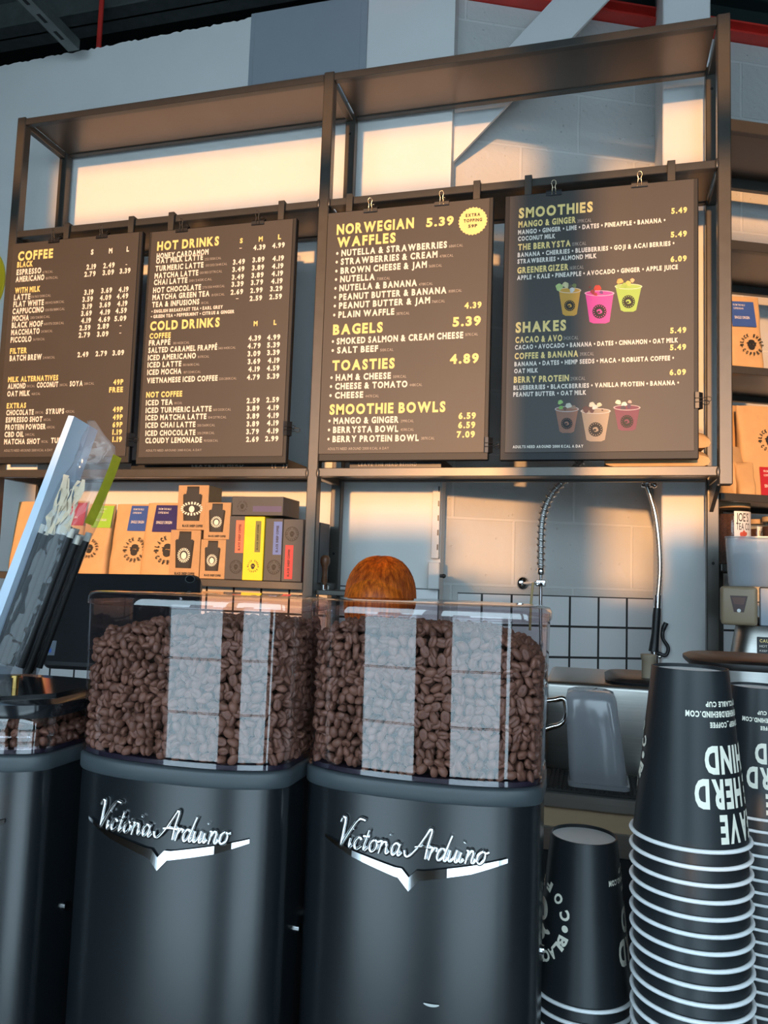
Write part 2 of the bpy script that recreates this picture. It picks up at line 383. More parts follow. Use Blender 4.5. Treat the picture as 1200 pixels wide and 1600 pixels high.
b = MB(); b.box((-9, -8.25, -3), (9, -8, 1.46+6.6*math.tan(SUN_ELEV)+.05)); struct(b.build('wall_sun_blocker', mat('pale_blocker', (.82, .84, .86), .8, 0, .03, 2)))  # unseen pale wall added to block low sun through the lower openings
# bar counter (under the grinders and cups) and the back counter with its steel top
b = MB(); b.box((-3.2, .38, .92), (1.6, 1.06, .96), .004); b.mi = 1; b.box((-3.2, .45, 0), (1.6, 1.0, .92))
tag(b.build('bar_counter', [mat('dark_counter_top', (.03, .025, .022), .35, 0, .15, 12), PLY]), 'long dark bar counter carrying the coffee grinders and the paper cup stacks', 'counter')
# ceiling steel at the top left
p0 = atY(0, 44, 2.9)
b = MB(); z = p0.z
b.box((-6.9, 2.97, z), (-.9, 2.98, z+.2)); b.box((-6.9, 2.9, z), (-.9, 3.05, z+.01)); b.box((-6.9, 2.9, z+.19), (-.9, 3.05, z+.2))
struct(b.build('beam_steel', GALV))
e = atY(124, 78, 2.62); b = MB(); wd = .055
b.box((e.x-wd, .9, e.z), (e.x, 2.62, e.z+.004)); b.box((e.x-.004, .9, e.z), (e.x, 2.62, e.z+.045)); b.box((e.x-wd, .9, e.z), (e.x-wd+.004, 2.62, e.z+.045))
b.mi = 1
for i in range(16): b.box((e.x-.036, 1.0+.1*i, e.z-.0006), (e.x-.020, 1.05+.1*i, e.z+.001))
tag(b.build('strut_channel', [GALV, BLACKPAINT]), 'slotted grey steel strut channel under the dark ceiling at the upper left', 'strut')
a = atY(158, 18, 2.84); b = MB(); b.tube([(a.x, 2.84, 3.6), (a.x, 2.84, 4.9)], .012, 10)
tag(b.build('hanging_rod', REDPAINT, smooth=40), 'thin red pipe rising behind the top of the white wall', 'pipe')
c = atY(-26, 440, 2.69); b = MB(); b.prism([c+Vector((.108*math.cos(t), 0, .15*math.sin(t))) for t in [2*PI*i/48 for i in range(48)]], (0, .008, 0))
tag(b.build('wall_sign', mat('yellow_sign', (.85, .60, .02), .5, 0, .03), smooth=30), 'yellow round sign on the white wall beside the left shelf post', 'sign')
# perforated strip and little switch box on the end of the plaster wall
a = atY(684, 752, 2.69); z1 = atY(690, 752, 2.69).z; z0 = atY(690, 873, 2.69).z
b = MB(); b.box((-.552, 2.675, z0), (-.524, 2.6995, 1.83), .002)
b.mi = 1
for k in range(5):
    zz = z0+.03+k*(1.83-z0-.05)/4; b.box((-.531, 2.6735, zz), (-.526, 2.677, zz+.02))
tag(b.build('cable_trunking', [PAINTW, BLACKPL]), 'white slotted trunking strip running up the edge of the white wall', 'trunking')
z1 = atY(690, 879, 2.68).z; z0 = atY(690, 921, 2.68).z
r = thing('switch_box', 'small white switch box with black knob below the trunking strip', 'switch', (-.535, 2.69, z0))
b = MB(); b.box((-.557, 2.655, z0), (-.516, 2.6915, z1), .003); b.build('box', PAINTW, r)
b = MB(); b.tube([(-.516, 2.674, (z0+z1)/2), (-.505, 2.674, (z0+z1)/2)], .006, 12); b.ball((-.503, 2.674, (z0+z1)/2), .008); b.build('knob', BLACKPL, r, smooth=40)

# ================================================================== main shelving frame
XL, XM, XR, PW = -2.209, -.926, .355, .038
FY, BY = 2.40, 2.65
r = thing('shelving_frame', 'tall dark steel shelving frame holding the menu boards across the back wall', 'shelving', (XM, FY, 0))
def post(x, y, z0, z1):
    b = MB(); b.box((x, y, z0), (x+PW, y+PW, z1), .003); b.build('post', STEEL, r)
for x, z0 in ((XL, 0), (XM, 0), (XR, atY(1130, 757, FY).z)): post(x, FY, z0, 3.262)
for x, z0 in ((XL, 0), (XM, 0), (XR, .935)): post(x, BY, z0, 3.262)
LV = [(3.229, 3.256), (2.769, 2.795), (1.829, 1.858)]
BAYS = [(XL+PW, XM), (XM+PW, XR)]
def rail(lo, hi):
    b = MB(); b.box(lo, hi, .002); b.build('rail', STEEL, r)
def shelf(x0, x1, z0, z1):
    rail((x0, FY+.002, z0), (x1, FY+.027, z1)); rail((x0, BY+.006, z0+.016), (x1, BY+.031, z1+.012))
    b = MB(); b.box((x0, FY+.027, z1-.006), (x1, BY+.006, z1-.003)); b.build('shelf_panel', STEELP, r)
for z0, z1 in LV:
    for x0, x1 in BAYS: shelf(x0, x1, z0, z1)
    for x in (XL, XM, XR): rail((x+.006, FY+PW, z0), (x+.031, BY, z1))
shelf(*BAYS[0], 1.449, 1.475)
for x in (XL, XM): rail((x+.006, FY+PW, 1.449), (x+.031, BY, 1.475))
b = MB()
for x, y in ((XM, BY), (XR, BY)):
    for z in (3.18, 1.58): b.tube([(x+.019, y-.0005, z), (x+.019, y+.004, z)], .005, 12)
b.build('bolt_hole', BLACKPAINT, r)
b = MB()
for x in (XM-.004, XM+PW-.004, XR-.006):
    for z in (2.782, 1.8405): b.ball((x+.004, FY-.001, z), (.006, .004, .016), 10, 8)
b.build('weld', STEEL, r, smooth=True)
q = [Vector((XR-.004, FY+.03, 1.828)), Vector((XR-.004, FY+.03, 1.77)), Vector((XR-.06, FY+.03, 1.828))]
b = MB(); b.prism([(XR+.008, FY+.06, 1.828), (XR+.008, BY, 1.828), (XR+.008, BY, 1.745)], (.012, 0, 0)); b.build('gusset', STEEL, r)

# ================================================================== angled shelving wing on the right
WP = Vector((.396, 2.655, 0))
def onW(u, v, off=0.): return onP(u, v, WP+BN*off, BN)
def wM(): return Matrix(((BD.x, BN.x, 0, WP.x), (BD.y, BN.y, 0, WP.y), (0, 0, 1, 0), (0, 0, 0, 1)))
WL = [(onW(1150, 205).z, onW(1150, 186).z), (onW(1150, 390).z, onW(1150, 375).z), (onW(1150, 583.5).z, onW(1150, 571).z), (onW(1150, 783).z, onW(1150, 771).z), (onW(1150, 893).z, onW(1150, 882).z)]
WD = .36
r = thing('corner_shelving', 'dark steel shelving turning the corner to the right of the menu boards', 'shelving', WP)
for z0, z1 in WL:
    z0 = min(z0, z1-.02)
    b = MB(); b.box((.004, 0, z0), (1.3, .025, z1), .002, wM()); b.build('rail', STEEL, r)
    b = MB(); b.box((.185, WD-.025, z0), (1.3, WD, z1), .002, wM()); b.build('rail', STEEL, r)
    b = MB(); b.prism([wM() @ Vector(q) for q in ((.02, .025, z1-.006), (1.3, .025, z1-.006), (1.3, WD-.025, z1-.006), (.185, WD-.025, z1-.006))], (0, 0, .003)); b.build('shelf_panel', STEELP, r)
for y in (0, WD-.038):
    b = MB(); b.box((1.262, y, .9305), (1.3, y+.038, WL[0][1]), .003, wM()); b.build('post', STEEL, r)
b = MB(); b.box((.185, WD-.038, .9305), (.223, WD, WL[0][1]), .003, wM()); b.build('post', STEEL, r)
# ================================================================== menu boards
PY = 2.372                                                   # plane of the printed sheets
def T3(p): return Vector((p[0]*.98833, PY, 1.5+(p[1])*.98833))
BW, BH = .5558*.98833, .8372*.98833
CORN = [T3((-2.183, 1.242)), T3((-1.574, 1.236)), T3((-.889, 1.242)), T3((-.268, 1.240))]
MENUS = [
# name, label, zoom scale, zoom origin, lines "text|x left|x right|baseline|cap|ink"
('coffee', 'leftmost dark menu board headed COFFEE, with the milk alternatives and extras list', 4.0, (0, 340), """
COFFEE|112|330|272|58|Y
S|568|584|233|33|W;M|680|702|225||;L|791|806|214||
BLACK|107|205|314|36|Y;ESPRESSO|103|257|361|36|W;AMERICANO|98|276|405||
2.19|540|600|327|33|W;2.49|645|716|318||;-|785|795|300||;2.79|527|597|372||;3.09|641|712|362||;3.39|748|815|352||
WITH MILK|93|251|475|36|Y;LATTE|87|189|518||W;FLAT WHITE|83|273|561||;CAPPUCCINO|78|273|605||;MOCHA|76|180|650||;BLACK HOOF|73|267|692||;MACCHIATO|69|247|737||;PICCOLO|66|196|783||
3.19|526|584|485|33|W;3.69|632|700|474||;4.19|741|803|468||;3.59|515|580|529||;4.09|624|695|519||;4.49|729|801|510||;3.19|514|575|574||;3.69|622|690|564||;4.19|732|796|556||;3.69|507|573|617||;4.19|623|688|610||;4.59|722|792|600||;4.19|507|568|662||;4.69|614|687|655||;5.09|715|789|649||;2.59|496|565|707||;2.89|609|680|698||;-|748|760|682||;2.79|491|562|752||;3.09|606|677|746||;-|746|758|728||
FILTER|62|168|853|36|Y;BATCH BREW|60|260|898||W;2.49|484|552|874|33|;2.79|597|668|868||;3.09|703|775|863||
MILK ALTERNATIVES|50|363|1030|34|Y;ALMOND|48|160|1072||W;COCONUT|230|363|1064||;SOYA|436|516|1056||;OAT MILK|45|187|1119||;49P|708|770|1046||Y;FREE|682|768|1094||
EXTRAS|42|162|1194|34|Y;CHOCOLATE|39|210|1237||W;SYRUPS|287|400|1229||;ESPRESSO SHOT|36|264|1282||;PROTEIN POWDER|32|285|1328||;CBD OIL|28|148|1373||;MATCHA SHOT|25|248|1418||;TURMERIC|318|485|1410||
49P|705|767|1217|34|Y;49P|705|766|1265||;69P|703|765|1312||;1.19|702|762|1358||;1.19|702|762|1403||
4/7KCAL|265|330|350|15|G;8/17KCAL|287|362|387||;126/165/210KCAL|192|318|503||;118/142/160KCAL|283|402|541||;120/151/188KCAL|283|405|586||;210/265KCAL|190|312|634||;160/175/212KCAL|275|400|673||;24/36KCAL|257|328|720||;56/92KCAL|207|280|770||;2/4/6KCAL|268|343|884||
15KCAL|168|218|1062|15|G;26KCAL|372|422|1054||;28KCAL|525|588|1046||;46KCAL|197|252|1110||;30KCAL|220|272|1226||;42KCAL|410|466|1220||;6KCAL|273|318|1271||;60KCAL|293|343|1318||;54KCAL|158|217|1364||;9KCAL|258|300|1408||
ADULTS NEED AROUND 2000 KCAL A DAY|25|328|1464|15|G"""),
('drinks', 'dark menu board headed HOT DRINKS and COLD DRINKS, left of the middle post', 3.811, (210, 320), """
HOT DRINKS|135|503|275|54|Y;S|628|645|230|30|Y;M|740|764|220||;L|855|873|207||
HONEY CARDAMOM|132|441|323|33|W;OAT MILK LATTE|129|408|352||;TURMERIC LATTE|125|411|397||;MATCHA LATTE|120|380|441||;CHAI LATTE|116|315|480||;HOT CHOCOLATE|111|396|527||;MATCHA GREEN TEA|107|447|569||;TEA & INFUSIONS|105|386|612||
\u2022 ENGLISH BREAKFAST TEA \u2022 EARL GREY|102|527|646|20|W;\u2022 GREEN TEA \u2022 PEPPERMINT \u2022 CITRUS & GINGER|98|595|677|20|
-|625|640|265|31|W;4.39|708|780|272||;4.99|821|895|260||;3.49|587|658|358||;3.89|703|774|345||;4.19|822|890|337||;3.49|583|655|402||;3.89|700|772|392||;4.19|819|887|383||;3.49|580|652|448||;3.89|697|769|437||;4.19|817|885|427||;3.39|578|650|490||;3.79|694|766|480||;4.19|814|882|472||;2.69|573|647|537||;2.99|690|763|527||;3.29|808|881|517||;-|605|620|565||;2.59|686|760|574||;2.59|803|878|565||
COLD DRINKS|93|507|751|55|Y;M|710|733|723|30|Y;L|829|846|716||;COFFEE|90|216|799|33|Y
FRAPP\u00c9|86|214|840|33|W;SALTED CARAMEL FRAPP\u00c9|83|492|884||;ICED AMERICANO|80|366|928||;ICED LATTE|78|279|971||;ICED MOCHA|76|280|1015||;VIETNAMESE ICED COFFEE|74|495|1064||
4.39|679|753|812|32|W;4.99|790|868|807||;4.79|674|751|858||;5.39|790|866|852||;3.09|674|750|904||;3.39|790|865|897||;3.69|675|749|950||;4.19|794|864|944||;4.19|678|747|996||;4.59|788|863|990||;4.79|670|746|1044||;5.39|789|862|1038||
NOT COFFEE|70|284|1149|34|Y;ICED TEA|68|228|1196|33|W;ICED TURMERIC LATTE|67|459|1241||;ICED MATCHA LATTE|66|428|1285||;ICED CHAI LATTE|66|363|1330||;ICED CHOCOLATE|65|363|1377||;CLOUDY LEMONADE|65|402|1421||
2.59|668|745|1183|32|W;2.59|785|861|1178||;3.89|669|744|1229||;4.19|790|860|1225||;3.89|669|743|1275||;4.19|790|860|1271||;3.89|668|742|1321||;4.19|789|859|1316||;3.79|666|741|1367||;4.19|788|858|1363||;2.69|665|740|1413||;2.99|778|857|1409||
232/305KCAL|418|517|332|14|G;150/202/264KCAL|425|552|369||;130/183/277KCAL|390|523|413||;210/245KCAL|325|462|460||;270/350/440KCAL|405|538|500||;8/12KCAL|460|537|545||;0KCAL|398|443|592||;310/402KCAL|230|328|832||;340/440KCAL|500|603|862||;8/17KCAL|378|445|913||;110/160KCAL|290|388|961||;187/234KCAL|293|395|1005||;220/280KCAL|503|608|1044||;0KCAL|238|285|1188||;160/202KCAL|470|575|1228||;154/277KCAL|440|548|1274||;210/260KCAL|375|480|1321||;215/290KCAL|375|477|1367||;90/120KCAL|413|498|1412||
ADULTS NEED AROUND 2000 KCAL A DAY|68|400|1470|13|G"""),
('food', 'dark menu board headed NORWEGIAN WAFFLES with a round cream price sticker', 3.556, (490, 290), """
NORWEGIAN|128|557|275|58|Y;5.39|625|778|232|50|Y;WAFFLES|130|455|345|56|Y
\u2022 NUTELLA & STRAWBERRIES|125|741|396|36|W;\u2022 STRAWBERRIES & CREAM|122|688|444||;\u2022 BROWN CHEESE & JAM|120|629|494||;\u2022 NUTELLA|118|340|541||;\u2022 NUTELLA & BANANA|115|574|590||;\u2022 PEANUT BUTTER & BANANA|113|738|640||;\u2022 PEANUT BUTTER & JAM|111|647|688||;\u2022 PLAIN WAFFLE|108|448|738||;4.39|838|933|685|35|Y
BAGELS|107|384|831|58|Y;5.39|772|929|785|53|Y;\u2022 SMOKED SALMON & CREAM CHEESE|101|831|885|36|W;\u2022 SALT BEEF|99|358|935||
TOASTIES|103|450|1030|58|Y;4.89|757|917|992|54|Y;\u2022 HAM & CHEESE|93|429|1086|36|W;\u2022 CHEESE & TOMATO|90|521|1135||;\u2022 CHEESE|87|275|1185||
SMOOTHIE BOWLS|88|732|1274|58|Y;\u2022 MANGO & GINGER|82|472|1326|36|W;\u2022 BERRYSTA BOWL|79|470|1376||;\u2022 BERRY PROTEIN BOWL|76|584|1427||
6.59|805|901|1298|36|Y;6.59|803|898|1349||;7.09|795|896|1401||
686KCAL|752|830|345|15|G;478KCAL|700|776|401||;560KCAL|640|713|456||;730KCAL|352|425|527||;478KCAL|585|662|557||;808KCAL|750|823|595||;716KCAL|657|730|653||;387KCAL|460|533|720||;517KCAL|842|913|836||;510KCAL|370|443|922||;509KCAL|442|515|1070||;448KCAL|533|603|1116||;447KCAL|288|362|1178||;299KCAL|484|556|1316||;459KCAL|483|557|1364||;387KCAL|598|672|1412||
ADULTS NEED AROUND 2000 KCAL A DAY|78|418|1470|14|G"""),
('smoothies', 'rightmost dark menu board headed SMOOTHIES and SHAKES with pictures of cups', 3.332, (780, 260), """
SMOOTHIES|102|487|272|54|Y;MANGO & GINGER|100|399|320|33|Y;5.49|896|978|248|30|Y
MANGO \u2022 GINGER \u2022 LIME \u2022 DATES \u2022 PINEAPPLE \u2022 BANANA \u2022|98|865|356|24|W;COCONUT MILK|98|292|390||
THE BERRYSTA|98|372|438|33|Y;5.49|893|977|371|30|Y;BANANA \u2022 CHERRIES \u2022 BLUEBERRIES \u2022 GOJI & ACAI BERRIES \u2022|96|912|474|24|W;STRAWBERRIES \u2022 ALMOND MILK|95|507|508||
GREENERGIZER|94|361|559|33|Y;6.09|892|976|499|30|Y;APPLE \u2022 KALE \u2022 PINEAPPLE \u2022 AVOCADO \u2022 GINGER \u2022 APPLE JUICE|93|930|593|24|W
SHAKES|85|348|868|56|Y;CACAO & AVO|84|328|921|33|Y;5.49|890|974|870|30|Y;CACAO \u2022 AVOCADO \u2022 BANANA \u2022 DATES \u2022 CINNAMON \u2022 OAT MILK|82|931|955|24|W
COFFEE & BANANA|80|411|1005|33|Y;5.49|889|973|958|30|Y;BANANA \u2022 DATES \u2022 HEMP SEEDS \u2022 MACA \u2022 ROBUSTA COFFEE \u2022|79|910|1042|24|W;OAT MILK|78|202|1078||
BERRY PROTEIN|76|363|1128|33|Y;6.09|887|972|1088|30|Y;BLUEBERRIES \u2022 BLACKBERRIES \u2022 VANILLA PROTEIN \u2022 BANANA \u2022|74|936|1165|24|W;PEANUT BUTTER \u2022 OAT MILK|73|453|1200||
399KCAL|407|480|295|18|G;159KCAL|380|453|415||;165KCAL|368|440|538||;342KCAL|335|412|904||;393KCAL|420|493|987||;293KCAL|371|448|1115||
ADULTS NEED AROUND 2000 KCAL A DAY|70|438|1468|15|W"""),
]
INK = {'Y': 0, 'W': 1, 'G': 2, 'K': 3}
def flat_logo(b, c, ax, ay, r, mi_dark, mi_light=None):
    """round emblem: dark scalloped disc, ring, a small hatted head"""
    b.mi = mi_dark; b.poly([c+ax*r*(1+.03*(-1)**i)*math.cos(2*PI*i/36)+ay*r*(1+.03*(-1)**i)*math.sin(2*PI*i/36) for i in range(36)])
STRAPS = [(107, 207), (269, 440), (546, 744.5), (825, 1049)]
BOARDS = []
for i, (nm, lab, zs, zo, body) in enumerate(MENUS):
    c = CORN[i]; ml = (.0, .012, .0, .016)[i]; mr = .013
    r = thing('menu_board', lab, 'menu board', (c.x+BW/2, PY+.02, c.z-BH-.02)); BOARDS.append(r)
    b = MB(); b.box((c.x-ml, PY+.003, c.z-BH-.024), (c.x+BW+mr, PY+.024, c.z+.004), .0025); b.build('backing_board', BACKING, r)
    b = MB(); b.box((c.x, PY, c.z-BH), (c.x+BW, PY+.0028, c.z), .0006); sheet = b.build('menu_sheet', BLACKCARD, r)
    for u in STRAPS[i]:
        x = atY(u, 310, 2.39).x
        b = MB(); b.box((x-.0115, 2.3895, c.z-.01), (x+.0115, 2.3985, 2.801), .001); b.box((x-.0115, 2.3895, 2.7955), (x+.0115, 2.43, 2.801), .001); b.build('hanging_strap', STEEL, r)
    b = MB(); cap = 33; ink = 'W'
    for ent in [e for ln in body.strip().split('\n') for e in ln.split(';')]:
        t, xl, xr, yb, cp, ik = ent.split('|'); cap = float(cp) if cp else cap; ink = ik or ink
        ul, vl, ur = zo[0]+float(xl)/zs, zo[1]+float(yb)/zs, zo[0]+float(xr)/zs
        P0 = atY(ul, vl, PY); top = atY(ul, vl-cap/zs, PY); vr = vl
        for _ in range(4):
            P1 = atY(ur, vr, PY); vr += (P1.z-P0.z)*FPX/2.5
        b.mi = INK[ink]; h = top.z-P0.z; h *= .5 if t == '-' else 1
        b.text(t, h, P1.x-P0.x, lambda x, y, P0=P0: Vector((P0.x+x, PY-.0006, P0.z+y)), 'B' if ink != 'G' else 'R', .17)
    if i == 2:                                               # scalloped sticker
        q = atY(490+885/3.556, 290+198/3.556, PY); R = .0475; b.mi = 0
        b.poly([q+Vector((R*(1 if k % 2 else .93)*math.cos(2*PI*k/52), -.0009, R*(1 if k % 2 else .93)*math.sin(2*PI*k/52))) for k in range(52)])
        b.mi = 3
        for t, wd, z in (('EXTRA', .047, .015), ('TOPPING', .06, -.003), ('59P', .029, -.022)):
            b.text(t, .011, wd, lambda x, y, z=z: Vector((q.x+x, PY-.0016, q.z+z+y)), 'B', .2, .5)
    b.build('lettering', [INKY, INKW, INKG, INKK], sheet, normals=False)
# cup pictures on the smoothie board
PICS = [((367, 640, 778), 60, 37, (.62, .32, .04), 0), ((522, 655, 818), 78, 52, (.66, .05, .33), 1), ((673, 620, 757), 72, 40, (.32, .50, .09), 2),
        ((352, 1258, 1388), 63, 38, (.28, .12, .075), 3), ((502, 1268, 1432), 79, 48, (.36, .27, .19), 4), ((665, 1250, 1376), 71, 46, (.13, .012, .06), 5)]
TOPS = [[(-55, -10, 34, (.45, .55, .2)), (-20, -22, 30, (.62, .55, .3)), (5, -12, 26, (.10, .08, .05)), (12, 5, 24, (.6, .58, .55)), (25, -18, 20, (.16, .2, .06))],
        [(-10, -22, 34, (.55, .03, .02)), (-50, -25, 12, (.12, .01, .02)), (-35, 0, 22, (.28, .01, .03)), (10, 2, 18, (.16, .05, .2)), (-20, 12, 18, (.45, .02, .04))],
        [(-45, -22, 30, (.75, .38, .10)), (-52, 5, 20, (.35, .5, .15)), (0, -10, 26, (.55, .5, .12)), (20, -25, 20, (.75, .42, .2)), (-20, 0, 24, (.3, .45, .08))],
        [(-34, -30, 24, (.3, .5, .15)), (-30, -2, 22, (.2, .4, .08)), (8, -12, 30, (.6, .55, .45)), (35, -4, 22, (.3, .2, .14)), (-10, 4, 18, (.14, .06, .04))],
        [(-50, -2, 32, (.10, .035, .03)), (-20, 0, 28, (.10, .03, .03)), (-20, -28, 28, (.7, .66, .5)), (18, -26, 24, (.7, .62, .42)), (-5, -14, 26, (.7, .66, .58)), (35, 2, 9, (.06, .03, .02)), (48, -8, 8, (.06, .03, .02))],
        [(-45, -22, 26, (.65, .68, .5)), (-15, -12, 26, (.7, .7, .62)), (-20, 6, 24, (.03, .02, .06)), (15, -24, 18, (.6, .35, .3)), (10, 0, 20, (.05, .02, .08))]]
sheet = [o for o in BOARDS[3].children if o.name.startswith('menu_sheet')][0]
for (cx, yt, yb), wt, wb, col, k in PICS:
    mats = [mat('drink_ink_%d' % k, col, .5, 0, .05), mat('drink_rim_%d' % k, [min(1, .35+.6*a) for a in col], .5), INKK]
    b = MB()
    def pt(x, y, lift): p = atY(780+(cx+x)/3.332, 260+y/3.332, PY); p.y = PY-lift; return p
    b.mi = 0; b.poly([pt(-wt*.93, yt+10, .0006), pt(-wb, yb-8, .0006), pt(-wb*.6, yb, .0006), pt(wb*.6, yb, .0006), pt(wb, yb-8, .0006), pt(wt*.93, yt+10, .0006)])
    b.mi = 1; b.poly([pt(wt*math.cos(t), yt+6+15*math.sin(t), .0009) for t in [2*PI*j/32 for j in range(32)]])
    b.mi = 0; b.poly([pt(wt*.9*math.cos(t), yt+6+11*math.sin(t), .0012) for t in [2*PI*j/32 for j in range(32)]])
    for j, (x, y, rr, tc_) in enumerate(TOPS[k]):
        mats.append(mat('topping_ink_%d_%d' % (k, j), tc_, .5, 0, .2, 90)); b.mi = len(mats)-1
        ph = random.random()*6
        b.poly([pt(x+rr*.55*(1+.18*math.sin(3*t+ph))*math.cos(t), yt+y+rr*.5*(1+.18*math.cos(2*t+ph))*math.sin(t), .0015+.0002*j) for t in [2*PI*q/22 for q in range(22)]])
    b.mi = 2; ly = yt+(yb-yt)*.62; lr = wt*.47
    b.poly([pt(lr*(1+.03*(-1)**j)*math.cos(2*PI*j/40), ly+lr*(1+.03*(-1)**j)*math.sin(2*PI*j/40), .0012) for j in range(40)])
    b.mi = 0
    for j in range(16):
        t = 2*PI*j/16; b.poly([pt(lr*(.74+.14*a)*math.cos(t+s), ly+lr*(.74+.14*a)*math.sin(t+s), .0016) for a, s in ((0, -.07), (1, -.07), (1, .07), (0, .07))])
    b.poly([pt(lr*.38*math.cos(t)+lr*.06*math.sin(3*t), ly+lr*.34*math.sin(t), .0016) for t in [2*PI*j/18 for j in range(18)]])
    b.mi = 2; b.poly([pt(lr*(-.1+.2*math.cos(t)), ly+lr*.16*math.sin(t)+lr*.08, .0018) for t in [2*PI*j/14 for j in range(14)]])
    b.build('cup_picture', mats, sheet, normals=False)

# ------------------------------------------------------------------ binder clips
def clip(px, pz, side, label, mh):
    """side 0: on a top edge, 1: on a right-hand edge"""
    r = thing('binder_clip', label, 'binder clip', (px, PY, pz), 'binder clips holding the menu sheets')
    A, Bv = (X3, Z3) if side == 0 else (Z3, X3)
    o = Vector((px, PY+.010, pz)); h = .024
    b = MB(); f, k = -.0125, .0165
    b.prism([o-A*h+Y3*f-Bv*.011, o-A*h+Y3*(f-.001)+Bv*.001, o-A*h+Y3*.001+Bv*.0135, o-A*h+Y3*(k+.001)+Bv*.001, o-A*h+Y3*k-Bv*.011, o-A*h+Y3*(k-.001)-Bv*.011, o-A*h+Y3*(k-.001)+Bv*.002, o-A*h+Y3*.001+Bv*.0115, o-A*h+Y3*(f+.001)+Bv*.002, o-A*h+Y3*(f+.001)-Bv*.011], A*2*h)
    b.tube([o-A*h+Y3*(f-.0008)-Bv*.011, o+A*h+Y3*(f-.0008)-Bv*.011], .0016, 8)
    b.build('clamp', BLACKMET, r)
    for sgn, dirv in ((-1, Bv), (1, Bv)):
        y0 = f-.002 if sgn < 0 else k+.001; lean = -.006 if sgn < 0 else .006
        p = [(-.006, -.010, 0), (-.0055, .003, .2), (-.004, .014, .6), (-.007, .024, .9), (-.004, .0325, 1.1), (.004, .0325, 1.1), (.007, .024, .9), (.004, .014, .6), (.0055, .003, .2), (.006, -.010, 0)]
        b = MB(); b.tube(spline([o+A*x+Bv*y+Y3*(y0+lean*t) for x, y, t in p], 4), .0012, 6); b.build('handle', mh, r, smooth=True)
TOPCL = [(0, 88, 'black binder clip on top of the COFFEE board, nearer the left post'), (0, 162, 'black binder clip on top of the COFFEE board, nearer the drinks board'),
         (1, 286, 'black binder clip on top of the drinks board, above the words HOT DRINKS'), (1, 404, 'black binder clip on top of the drinks board, above its price columns'),
         (2, 579, 'bronze-handled binder clip on top of the waffles board, above NORWEGIAN'), (2, 690, 'bronze-handled binder clip on top of the waffles board, beside the sticker'),
         (3, 865, 'bronze-handled binder clip on top of the smoothies board, above the heading'), (3, 999, 'bronze-handled binder clip on top of the smoothies board, nearer the right post')]
for i, u, lab in TOPCL:
    v = pix((0, 0, 0))[1] if False else 330
    clip(atY(u, v, PY).x + 0, CORN[i].z+.001, 0, lab, BLACKMET if i < 2 else BRASSY)
for i, v, lab in ((0, 687, 'black binder clip on the right edge of the COFFEE board'), (1, 669, 'black binder clip on the right edge of the drinks board'),
                  (2, 695, 'black binder clip between the waffles board and the smoothies board'), (3, 625, 'black binder clip on the right edge of the smoothies board')):
    clip(CORN[i].x+BW+.012, atY((200, 455, 770, 1098)[i], v, PY).z, 1, lab, BLACKMET)
# ================================================================== coffee grinders on the bar
def plan(cx, y0, g=0., n=72, back=.10):
    """outline of a grinder seen from above: shallow curved front, short sides, rounded back"""
    a, bf, e = .102+g, .037+g, 2/2.2; L = .037; out = []
    for i in range(n//2+1):
        t = PI*i/(n//2); c, s = math.cos(t), math.sin(t)
        out.append(Vector((cx+a*math.copysign(abs(c)**e, c), y0-bf*abs(s)**e, 0)))
    for i in range(n//2+1):
        t = PI*i/(n//2); c, s = -math.cos(t), math.sin(t); e2 = .8
        out.append(Vector((cx+a*math.copysign(abs(c)**e2, c), y0+L+(back+g)*abs(s)**e2, 0)))
    return out
def front_map(cx, y0, z0, g):
    """arc-length map of flat badge coordinates on to the curved front"""
    P = [p for p in plan(cx, y0, g, 400)[:201]][::-1]         # left to right
    S = [0]
    for p, q in zip(P, P[1:]): S.append(S[-1]+(q-p).length)
    mid = S[-1]/2
    def fn(x, y):
        t = mid+x; k = 1
        while k < len(S)-1 and S[k] < t: k += 1
        f = (t-S[k-1])/(S[k]-S[k-1]); p = P[k-1].lerp(P[k], f)
        return Vector((p.x, p.y, z0+y))
    return fn
